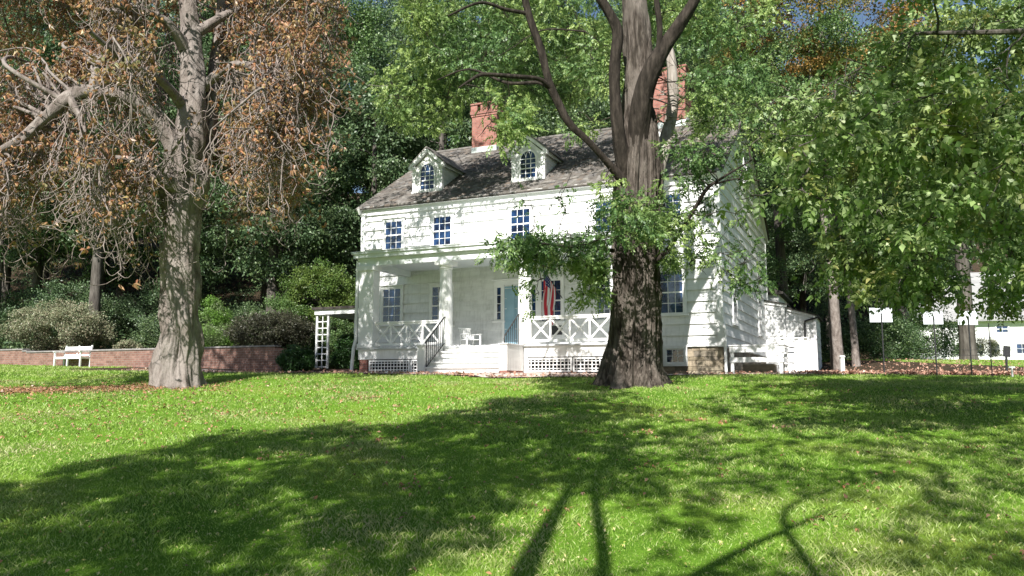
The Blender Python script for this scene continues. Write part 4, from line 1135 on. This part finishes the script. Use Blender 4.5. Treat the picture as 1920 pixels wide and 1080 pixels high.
GC = [(292, 398, 60, 700, .9), (60, 330, 155, 250, .75), (330, 400, 0, 60, .6), (395, 540, 105, 190, .55), (0, 700, 420, 700, .5)]
tn = np.array(tnodes); hi = tn[rs.integers(0, len(tn), 7800)]
pr = np.clip((hi[:, 2] - 1.0) / 5.5, .13, 1) ; hi = hi[rs.uniform(0, 1, len(hi)) < pr]
C1 = hi + rs.normal(0, .09, hi.shape)
V1, F1 = clump_leaves(C1, .22, 4, LT, rs, .8, .7, (.5, 1.1), gaps=GC)
C2 = np.concatenate([region(rs, [(-150, 330, -60, 300, 19, 24.5, 70), (400, 640, -60, 200, 24, 29, 40), (-300, 650, -420, -60, 17, 24, 80), (250, 420, -60, 120, 21, 24, 10)]), region(rs, [(-420, -60, 80, 420, 14, 19, 34)])])  # last region: unseen leaf clumps added left of view to shade the lawn
V2, F2 = clump_leaves(C2, rs.uniform(.5, .95, len(C2)), 26, LT, rs, .5, .6, gaps=GC)
connect(acc, C2[:0], nd, rs)
link("crown", mesh_np("crown", np.concatenate([V1, V2]), np.concatenate([F1, F2 + len(V1)]), MAT['leaf_rust']), ct)

# --- the big locust in front of the house
rs = np.random.default_rng(33)
bt = thing("old_locust_tree", "massive deeply furrowed tree with green leaves in front of the house", "tree")
acc = Acc(); nodes = []
base = at(1183, 716, 20.5); base[2] = gz(base[0], base[1]) - .3
TP = [base, at(1184, 690, 20.6), at(1188, 640, 20.7), at(1191, 550, 20.7), at(1192, 450, 20.7), at(1196, 340, 20.7), at(1198, 270, 20.7), at(1199, 220, 20.75), at(1199, 160, 20.8)]
acc.add(*trunk_np(TP, [.72, .70, .665, .61, .62, .63, .56, .44, .15], 330, 220, 14, [(7, .085, .3), (15, .095, .45), (29, .065, .8), (48, .03, 1.5)], .05, .58, .5, 6))
nodes += list(smooth_path(np.array(TP), 30)[16:])
limb(acc, [(1196, 340, 20.75, .30), (1196, 270, 20.75, .40), (1196, 200, 20.75, .40), (1198, 120, 20.8, .40), (1192, 40, 20.8, .37), (1186, -60, 20.9, .30), (1190, -200, 21, .2), (1200, -340, 21, .08)], 120, 60, 15, .14, nodes)
acc.build("trunk", MAT['bark_big'], bt)
acc = Acc()
limb(acc, [(1182, 400, 20.7, .10), (1172, 330, 20.5, .20), (1160, 250, 20.25, .18), (1153, 180, 20.2, .15), (1154, 110, 20.15, .15), (1158, 60, 20.1, .15), (1140, 20, 20, .13), (1115, -20, 19.9, .12), (1080, -90, 19.6, .08)], 70, 20, 16, .08, nodes)
limb(acc, [(1196, 350, 20.7, .16), (1196, 270, 20.5, .30), (1203, 190, 20.2, .27), (1222, 130, 20.0, .25), (1248, 85, 19.9, .20), (1275, 45, 19.8, .17), (1300, 5, 19.7, .14), (1335, -70, 19.5, .10)], 80, 26, 17, .08, nodes)
limb(acc, [(1232, 120, 19.9, .09), (1237, 60, 19.8, .08), (1230, -10, 19.7, .07), (1225, -90, 19.5, .05)], 30, 12, 18, .08, nodes)
limb(acc, [(1190, 375, 20.6, .10), (1168, 340, 20.4, .13), (1135, 300, 20.1, .095), (1100, 262, 19.9, .09), (1068, 232, 19.8, .10), (1045, 190, 19.7, .10), (1030, 155, 19.6, .10), (1016, 100, 19.5, .10), (992, 30, 19.4, .095), (975, -40, 19.2, .09), (950, -130, 19, .05)], 90, 18, 19, .07, nodes)
limb(acc, [(1034, 165, 19.6, .07), (1010, 148, 19.4, .06), (960, 143, 19.0, .06), (905, 140, 18.6, .05), (880, 152, 18.4, .035), (860, 165, 18.3, .02)], 36, 10, 20, .07, nodes)
limb(acc, [(1034, 170, 19.6, .06), (1010, 155, 19.7, .05), (950, 155, 20.4, .045), (880, 130, 21, .03), (820, 150, 21.4, .02)], 30, 8, 20, .07, nodes)
limb(acc, [(990, 25, 19.4, .06), (950, 18, 19.2, .05), (900, 5, 18.9, .04), (840, 30, 18.6, .025)], 26, 8, 21, .07, nodes)
limb(acc, [(1222, 500, 20.3, .07), (1262, 455, 19.9, .055), (1300, 395, 19.6, .05), (1325, 355, 19.4, .045), (1352, 335, 19.3, .035), (1410, 300, 19, .018)], 40, 10, 22, .07, nodes)
limb(acc, [(1340, 345, 19.35, .025), (1385, 335, 19.3, .02), (1430, 340, 19.2, .012)], 16, 6, 22, .07, nodes)
limb(acc, [(1150, 470, 20.2, .06), (1110, 465, 19.6, .045), (1060, 462, 19.1, .035), (1010, 455, 18.8, .02)], 24, 8, 23, .07, nodes)
acc.build("limbs", MAT['bark_shaded'], bt)
acc = Acc()
limb(acc, [(1205, 470, 20.9, .12), (1222, 390, 21.1, .18), (1238, 300, 21.4, .19), (1254, 240, 21.7, .17), (1262, 190, 21.8, .17), (1260, 140, 21.8, .15), (1256, 95, 21.8, .12), (1249, 75, 21.8, .04)], 70, 26, 24, .16)
for k in range(26):
    s_ = at(1250 + rs.uniform(-20, 15), rs.uniform(130, 300), 21.6); a = rs.uniform(-1.2, 1.2); L = rs.uniform(.5, 1.6)
    t = np.linspace(0, 1, 7)[:, None]; acc.tube(s_ + np.array((math.cos(a) * rs.choice([-1, 1]), -.4, .3 + .3 * math.sin(a))) * L * t + np.array((0, 0, -.35 * L)) * t ** 2 + np.cumsum(rs.normal(0, .03, (7, 3)), 0), np.linspace(.02, .006, 7), 4)
acc.build("dead_stem", MAT['bark_pale'], bt)
nd = np.array(nodes)
PT = [pinnate(4, .24, .105, .055, rs, .25), pinnate(5, .26, .095, .048, rs, .5), pinnate(5, .30, .10, .050, rs, .15), palmate(5, .12, .055, rs, .5)]
CA = region(rs, [(760, 980, -20, 130, 25.5, 29.5, 92), (720, 860, 120, 240, 27, 30, 42), (850, 1130, 110, 185, 27.5, 30.5, 46), (905, 965, 190, 285, 18, 19.6, 13), (1060, 1150, 60, 300, 20, 24, 9),
                 (980, 1130, -20, 130, 25.5, 30, 50), (1200, 1330, -40, 60, 22, 26, 24), (1270, 1440, -20, 230, 22, 27, 46), (700, 1500, -380, -60, 26, 32, 60)])
CB = region(rs, [(915, 1010, 435, 490, 18.2, 19.6, 12), (980, 1110, 450, 515, 18.0, 20, 19), (1060, 1150, 420, 520, 18.6, 20.3, 14), (995, 1012, 520, 570, 18.4, 19, 4), (1085, 1120, 500, 560, 18.4, 19, 5), (1115, 1140, 510, 570, 18.6, 19.4, 4),
                 (1150, 1250, 375, 450, 19.0, 20.0, 9), (1125, 1255, 372, 448, 16.4, 18.6, 13), (1240, 1400, 390, 520, 18.8, 20.5, 24), (1380, 1430, 440, 560, 18.6, 20, 7), (1240, 1420, 260, 360, 18.8, 20.6, 18), (1285, 1430, 120, 270, 19.2, 21.5, 26), (1050, 1150, 330, 420, 19, 20.2, 8), (990, 1010, 370, 420, 19, 19.6, 2)])
acc = Acc(); connect(acc, CA, nd, rs, .05, .008, .12); connect(acc, CB, nd, rs, .035, .006, -.02)
acc.build("twigs", MAT['bark_shaded'], bt)
GAPS = [(868, 938, 188, 300, .97), (1000, 1066, 505, 610, .97), (760, 905, 262, 420, .95), (940, 1060, 262, 372, .85), (945, 1000, 380, 440, .7), (660, 900, 350, 700, 1),
        (1140, 1245, 455, 700, .93), (1150, 1222, 40, 330, .85), (1222, 1300, 120, 250, .8), (1225, 1350, 505, 700, .85), (1345, 1440, 330, 640, .5), (1000, 1150, 350, 420, .6)]
V1, F1 = clump_leaves(CA, rs.uniform(.4, .95, len(CA)), 38, PT, rs, .5, .35, gaps=GAPS)
V2, F2 = clump_leaves(CB, rs.uniform(.28, .55, len(CB)), 26, PT, rs, .6, .5, (.7, 1.0), gaps=GAPS)
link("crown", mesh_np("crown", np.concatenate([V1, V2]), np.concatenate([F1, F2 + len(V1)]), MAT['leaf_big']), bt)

# --- shadow casting trees round the viewpoint: their crowns stand where the lawn is shaded
SK = np.array(sdir) / sdir.z
MAP = [  # rows at picture y = 705, 740, 780, 830, 880, 940, 1000, 1060 ; columns at x = 0, 160, ... 1920
    [0, 0, 0, 0, 0, 0, .1, .6, 0, .5, .9, .9, .9], [0, 0, 0, 0, 0, 0, .3, .7, .2, .8, 1, 1, 1], [0, 0, 0, 0, .1, .4, .9, 1, .5, 1, 1, 1, 1], [0, 0, .1, .8, 1, .9, .55, .8, .9, 1, 1, 1, 1],
    [0, .4, 1, 1, .6, .55, .7, .55, .7, .8, .9, .9, .9], [.85, 1, .75, .5, .6, .8, .5, .35, .65, .2, .35, .7, .45], [.8, .5, .65, .5, .8, .7, .3, .3, .4, .2, .2, .4, .5], [.5, .55, .8, .5, .7, .4, .2, .25, .45, .5, .95, .9, .9]]
MY = [705, 740, 780, 830, 880, 940, 1000, 1060]
MAP = np.array(MAP)
def dens(px, py):
    fy = np.interp(py, MY, range(8)); fx = np.clip(px / 160, 0, 12); i, j = min(int(fy), 6), min(int(fx), 11); u, v_ = fy - i, fx - j
    return (MAP[i, j] * (1 - v_) + MAP[i, j + 1] * v_) * (1 - u) + (MAP[i + 1, j] * (1 - v_) + MAP[i + 1, j + 1] * v_) * u
def project(X, Y, Z):
    x, y, z = X, Y * CP + (Z - EYE) * SP, -Y * SP + (Z - EYE) * CP
    return 960 + FOC * x / y, 540 - FOC * z / y
rs = np.random.default_rng(44)
cl = {0: [], 1: [], 2: []}
tries = 0
while sum(map(len, cl.values())) < 480 and tries < 60000:
    tries += 1
    Y = rs.uniform(4.5, 22); X = rs.uniform(-.72, .75) * Y
    px, py = project(X, Y, gz(X, Y))
    if rs.uniform() > sst(.42, .9, dens(px, py)) * (1 if py < 1085 else .5): continue
    h = rs.uniform(7.5, 11.5) if px < 1150 else rs.uniform(8, 11.5)
    p = np.array((X, Y, gz(X, Y))) + SK * h
    if p[1] > 0 and (p[2] - EYE - 1.2) / p[1] < .62 : continue
    allc = cl[0] + cl[1] + cl[2]
    if any(np.linalg.norm((p - SK * h)[:2] - q_[1][:2]) < (.70 if px > 1150 else .78) for q_ in allc): continue
    if px > 1150 and Y > 13.5 and rs.uniform() < .12: continue
    cl[0 if px < 1150 else 1].append((p, np.array((X, Y))))
def rear_tree(name, label, base_xy, limbs, clumps, mat, temps, seed, r0=.42, per=185, rad=(.45, .78), gaps=None):
    q = np.random.default_rng(seed)
    t = thing(name, label, "tree"); acc = Acc(); nodes = []
    b0 = np.array((*base_xy, gz(*base_xy) - .2))
    for L_ in limbs:
        P = [b0 + np.array(p) for p in L_[0]]; acc.add(*trunk_np(P, L_[1], 60, 22, seed, [(5, .06, 1), (11, .03, 2)], .06, .3 if L_[0][0][2] == 0 else 0))
        nodes += list(smooth_path(np.array(P), 40)[14 if L_[0][0][2] == 0 else 3:])
    acc.build("trunk", MAT['bark_forest'], t)
    C = np.array(clumps); acc = Acc(); connect(acc, C, np.array(nodes), q, .07, .01, .12)
    acc.build("branches", MAT['bark_forest'], t)
    V, F = clump_leaves(C, q.uniform(*rad, len(C)), per, temps, q, .5, .4, gaps=gaps)
    link("crown", mesh_np("crown", V, F, mat), t)
    return t
PR_ = [pinnate(4, .32, .125, .068, rs, .35), pinnate(3, .26, .13, .075, rs, .5), pinnate(4, .28, .09, .05, rs, .7), palmate(4, .13, .07, rs, .5), palmate(3, .08, .045, rs, .5)]
cA = [c[0] for c in cl[0]]; cB = [c[0] for c in cl[1]]
rear_tree("shade_tree", "tall leafy tree behind the viewpoint shading the left part of the lawn", (-2.2, -1.6),
          [([(0, 0, 0), (.05, .05, 3), (.1, .1, 6.2), (-.2, .6, 9), (-.4, 1.0, 12.5)], [.36, .28, .19, .12, .04]),
           ([(.1, .05, 5.2), (1.3, .3, 6.6), (1.5, 1.3, 7.6), (3.0, 1.6, 9.4)], [.13, .10, .075, .03]), ([(.05, .08, 5.6), (-1.4, .6, 6.6), (-3.4, 1.4, 8.2), (-5, 2.0, 10)], [.15, .12, .09, .04]),
           ([(.1, .1, 6.0), (.9, 1.6, 7.0), (.6, 3.0, 9.4), (1, 4, 11)], [.10, .08, .06, .03]), ([(1.4, .8, 7.1), (2.2, .2, 8.0), (2.3, 1.2, 9.6), (3.2, 1.2, 11)], [.07, .06, .05, .02]), ([(.0, .3, 7.2), (-1.0, .9, 8.0), (-1.1, 2.2, 9.0), (-2, 2.6, 10.6)], [.08, .065, .05, .02]), ([(.9, .5, 6.4), (2.3, -.4, 6.9), (3.4, -.1, 7.9)], [.07, .055, .02])], cA, MAT['leaf_big'], PR_, 51)
# visible hanging branches of the right-hand tree
rs = np.random.default_rng(57)
CVl = []
for (x0, x1, y0, y1, Y0, Y1, n) in ((1640, 2000, -80, 140, 11.5, 16, 8), (1540, 2000, 120, 330, 10, 16, 10), (1500, 1960, 300, 480, 11.5, 18, 11), (1560, 1960, 430, 570, 13, 18, 8), (1460, 1640, 120, 330, 15, 19, 5), (1900, 2150, 0, 520, 9.5, 14, 4)):
    for _ in range(n):
        a = at(rs.uniform(x0, x1), rs.uniform(y0, y1), rs.uniform(Y0, Y1)); dr_ = np.array((-rs.uniform(.5, 1), rs.uniform(-.6, .5), -rs.uniform(.1, .55))); L = rs.uniform(1.2, 3.2)
        for k in range(int(rs.integers(4, 8))):
            t = k / 6; CVl.append(a + dr_ * L * (t - .45) + np.array((0, 0, -.5 * t * t)) + rs.normal(0, .16, 3))
CV = np.array(CVl)
CV = CV[~((CV[:, 2] < 1.2))]
rear_tree("broadleaf_tree", "broad leaved tree on the right whose leafy boughs hang over the lawn", (12.5, 9.0),
          [([(0, 0, 0), (.1, 0, 3), (-.1, .2, 6.5), (-.6, .1, 10), (-.9, 0, 13)], [.45, .37, .30, .2, .06]), ([(-.1, .2, 5.0), (-1.8, 1.4, 6.8), (-3.0, 3.2, 7.2), (-5.4, 4.3, 7.6)], [.14, .10, .07, .03]),
           ([(0, .1, 4.2), (.2, 2.4, 5.6), (.6, 5, 6.0), (.3, 7.5, 5.4)], [.15, .11, .07, .03]), ([(0, 0, 6), (-2.4, -.6, 8.4), (-5, -1, 10)], [.16, .12, .05]), ([(0, 0, 7), (1.2, -2.4, 9), (2, -4.5, 11)], [.16, .12, .05])],
          list(CV) + cB, MAT['leaf_right'], PR_, 58, per=44, rad=(.32, .62), gaps=[(1618, 1690, 560, 618, .95), (1732, 1770, 578, 616, .85), (1785, 1828, 572, 618, .85), (1840, 1930, 610, 720, .95), (1548, 1592, 540, 720, .9), (1430, 1548, 470, 720, .97), (1400, 2000, 636, 760, .9), (1340, 1450, 200, 700, .7), (1420, 1660, -120, 185, .88)])

# --- orange tinted beech and two pale trunks behind on the right
def plain_tree(name, label, x, Y, H, r, crown, mat, temps, seed, per=60, bark='bark_forest', lean=(0, 0), cat="tree", group=None, rad=(.7, 1.4), c0=.25, loc=True):
    """crown: (rx, ry, z_low, z_high, clumps)"""
    q = np.random.default_rng(seed); t = thing(name, label, cat, (x, Y, gz(x, Y)) if loc else (0, 0, 0), 0, group)
    acc = Acc(); P = [np.array((0, 0, -.4)), np.array((lean[0] * .2, lean[1] * .2, H * .25)), np.array((lean[0] * .6 + q.normal(0, .15), lean[1] * .6, H * .6)), np.array((lean[0], lean[1], H * .97))]
    acc.add(*trunk_np(P, [r, r * .8, r * .5, r * .08], 30, 12, seed, [(5, .06, 1)], .05, .35, .4)); S = smooth_path(np.array(P), 30)
    C = []
    rx, ry, z0, z1, nc = crown
    while len(C) < nc:
        u = q.normal(0, 1, 3); u /= np.linalg.norm(u); rr = q.uniform(.35, 1) ** .5
        zc = (z0 + z1) / 2; p = np.array((u[0] * rx * rr, u[1] * ry * rr, zc + u[2] * (z1 - z0) / 2 * rr)); p[:2] *= 1 - .35 * max(0, (p[2] - zc) / (z1 - zc))
        C.append(p + np.array((lean[0], lean[1], 0)) * (p[2] / H))
    C = np.array(C); connect(acc, C, S[int(30 * c0):], q, .09, .012, .08, 4, 1)
    acc.build("trunk", MAT[bark], t)
    V, F = clump_leaves(C, q.uniform(*rad, nc), per, temps, q, .5, .35, (.8, 1.25))
    link("crown", mesh_np("crown", V, F, mat), t)
    return t
rs = np.random.default_rng(70)
BF = [bunch(5, .22, .17, .10, rs) for _ in range(3)]
BS = [bunch(5, .12, .09, .05, rs) for _ in range(3)]
BM = [bunch(6, .18, .12, .07, rs) for _ in range(3)]
plain_tree("beech_tree", "tall tree with orange tinted leaves at upper right behind the house", at(1565, 600, 33)[0], 33, 20, .24, (4.4, 3.5, 9.3, 20.5, 140), MAT['leaf_orange'], BM, 71, 70, rad=(.6, 1.2))
plain_tree("pale_trunk_tree", "tree with a smooth pale leaning trunk right of the lean-to", at(1572, 660, 31)[0], 31, 15, .21, (4, 3.5, 6.5, 14.5, 90), FOREST[1], BM, 72, 60, bark='bark_grey', lean=(-.6, 0), rad=(.6, 1.2))
plain_tree("spotted_trunk_tree", "tree with a slim mottled trunk behind the pale trunk at right", at(1605, 660, 36)[0], 36, 14, .17, (3.5, 3.5, 5, 14, 70), FOREST[0], BM, 73, 60, bark='bark_grey', lean=(-.9, 0), rad=(.6, 1.2))
plain_tree("dark_trunk_tree", "dark trunked tree standing before the left end of the barn", at(1815, 660, 40)[0], 40, 16, .42, (5.5, 4, 6.2, 16, 120), FOREST[1], BM, 74, 60, rad=(.7, 1.3))
plain_tree("spreading_tree", "leafy green tree just behind the gable at right", at(1470, 600, 42)[0], 42, 18, .35, (4.5, 4, 3.5, 18, 150), FOREST[1], BM, 75, 60, rad=(.7, 1.3))
plain_tree("woodland_edge_tree", "dark green tree between the gable and the pale trunk", at(1690, 600, 47)[0], 47, 18, .35, (6, 4, 3, 18, 170), FOREST[0], BM, 76, 60, rad=(.7, 1.3))

# --- woods on the hillside
protos = []
for k, (H, rx, z0, m_, nc) in enumerate(((19, 3.8, 4.5, 0, 130), (21, 4.2, 5.0, 1, 140), (17, 3.6, 3.2, 0, 120), (22, 4.4, 6.0, 0, 140), (18, 3.8, 4.0, 2, 120), (16, 3.6, 3.0, 1, 120))):
    protos.append(plain_tree("woodland_tree", "tall green tree in the dense woods on the hillside behind the house", 0, 0, H, .28 + .02 * k, (rx, rx, z0, H + .5, nc), FOREST[m_], BF, 100 + k, 62, group="woodland trees behind the house", loc=False))
rs = np.random.default_rng(80)
spots = []
for Y0, sp_, jit in ((45.5, 4.6, 1.2), (51, 5.0, 1.8), (58, 5.6, 2.2), (66, 6.5, 2.5), (76, 7, 2.5)):
    x = -.70 * Y0
    while x < .78 * Y0:
        X = x + rs.uniform(-1.2, 1.2); Y = Y0 + rs.uniform(-jit, jit)
        if X < -9 and Y0 < 46: Y -= 2.0
        if X > 13 and Y < 72: Y += 26
        x += sp_
        pxl = 960 + FOC * X / Y
        if 668 < pxl < 706 and 46 < Y < 62: continue
        spots.append((X, Y))
used = set()
for X, Y in spots:
    k = int(rs.integers(0, len(protos)))
    if k in used: t = copy_tree(protos[k])
    else: t = protos[k]; used.add(k)
    t.location = (X, Y, gz(X, Y) - .1); t.rotation_euler = (0, 0, rs.uniform(0, 6.28)); s_ = rs.uniform(.85, 1.12) * (1.32 if Y > 61 else 1.0); t.scale = (s_, s_, s_ * rs.uniform(.92, 1.1))
for k in range(len(protos)):
    if k not in used: protos[k].location = (-20 + 8 * k, 72, gz(-20 + 8 * k, 72))

# undergrowth covering the woodland floor
rs = np.random.default_rng(90)
n = 26000; Y = 41.5 + 36 * rs.uniform(0, 1, n) ** 1.5; X = rs.uniform(-.75, .42, n) * Y
k_ = soil(X, Y) > .5; X, Y = X[k_], Y[k_]
clump_h = .25 + .5 * (np.sin(X * 1.1 + Y) * np.sin(Y * .9 - X * .5) > 0) * rs.uniform(0, 1, len(X))
U3 = rs.normal(0, 1, (len(X), 3)) + np.array((0, -.4, .6))
V, F = scatter(BM, np.stack([X, Y, g(X, Y) + clump_h], -1), U3, rs.uniform(.8, 1.7, len(X)), rs)
tag(link("undergrowth", mesh_np("undergrowth", V, F, FOREST[0])), 'dark leafy undergrowth covering the wooded slope', 'undergrowth', kind='stuff')

# --- shrubs
def shrub(name, label, px, py, Y, rx, rz0, rz1, n, mat, temps, seed, per=60, ry=None, stem=False, rad=(.25, .5), group=None):
    c = at(px, py, Y); q = np.random.default_rng(seed); zg = gz(c[0], Y); t = thing(name, label, "tree" if stem else "shrub", (c[0], Y, zg), 0, group)
    ry = ry or rx; C = []
    while len(C) < n:
        u = q.normal(0, 1, 3); u /= np.linalg.norm(u); rr = q.uniform(.3, 1) ** .45
        C.append(np.array((u[0] * rx * rr, u[1] * ry * rr, (rz0 + rz1) / 2 + u[2] * (rz1 - rz0) / 2 * rr)))
    C = np.array(C); acc = Acc(); nd_ = smooth_path([(0, 0, -.2), (.05, 0, rz0 * .6 + .05), (0, .05, (rz0 + rz1) * .55)], 12)
    acc.tube(nd_, np.linspace(.09 if stem else .05, .02, 12), 8); connect(acc, C, nd_, q, .035, .006, .05, 4, 1)
    acc.build("stem", MAT['bark_forest'], t)
    V, F = clump_leaves(C, q.uniform(*rad, n), per, temps, q, .7, .0, (.7, 1.1))
    link("foliage", mesh_np("foliage", V, F, mat), t)
    return t
shrub("olive_shrub", "wide rounded grey-green shrub above the wall behind the bench", 112, 655, 41.0, 2.75, .55, 2.9, 120, MAT['leaf_olive'], BS, 1, 70, 1.6)
shrub("variegated_shrub", "pale grey-green shrub just right of the chestnut trunk", 402, 660, 36.2, 1.1, .2, 1.9, 46, MAT['leaf_lime'], BS, 2, 80)
shrub("lime_shrub", "bright lime green shrub seen right of the chestnut trunk behind the pale shrub", 392, 650, 38.5, .9, 1.4, 3.1, 26, MAT['leaf_lime'], BS, 3, 80)
shrub("smoky_tree", "small dark umbrella shaped tree on a thin stem above the brick wall", 505, 655, 35.4, 1.85, .9, 2.5, 90, MAT['leaf_brownish'], BS, 4, 70, 1.4, True)
shrub("boxwood", "dark rounded clipped shrub at the right end of the brick wall", 556, 697, 31.4, .68, .0, .98, 36, MAT['leaf_box'], BS, 5, 100, .6, rad=(.15, .3))
shrub("conifer", "very dark upright evergreen under the side canopy", 655, 697, 33.6, .55, .0, 1.75, 34, MAT['leaf_box'], BS, 6, 100, .5, rad=(.15, .32))
shrub("leafy_bush", "fresh green bush seen through the side canopy", 622, 660, 37.5, 1.2, .1, 2.6, 50, FOREST[1], BS, 7, 90)
shrub("dogwood", "airy green small tree left of the side canopy", 600, 600, 40, 2.0, 1.6, 5.4, 80, FOREST[2], BM, 8, 70, 1.6, True, (.35, .6))
shrub("lilac_bush", "green bush behind the dark umbrella shaped tree", 520, 610, 39.5, 1.5, .8, 3.4, 50, FOREST[1], BS, 9, 90)
shrub("rounded_bush", "dusky green bush left of the chestnut trunk above the wall", 285, 640, 41, .9, .2, 2.0, 24, FOREST[0], BS, 10, 80)
shrub("low_mound", "small yellow-green mound on top of the brick wall right of the bench", 243, 656, 38.6, .55, .5, 1.15, 10, MAT['leaf_olive'], BS, 11, 60, rad=(.15, .25))
shrub("barn_shrub", "loose pale shrub in front of the barn", 1828, 668, 52, 1.6, .1, 1.3, 26, MAT['leaf_olive'], BS, 12, 60)
for k, (px, Y) in enumerate(((-30, 43.5), (60, 47), (130, 44.5), (200, 47.5), (285, 49), (330, 45), (470, 45), (760, 44), (860, 45), (1330, 46), (1480, 47), (1560, 44), (1650, 42), (1730, 46))):
    shrub("understorey_bush", "dark low bush at the shaded foot of the woods", px, 600, Y, 2.2, .0, 2.2 + (k % 3) * .7, 46, FOREST[0], BM, 30 + k, 50, 1.8, rad=(.5, .9), group="bushes at the foot of the woods")
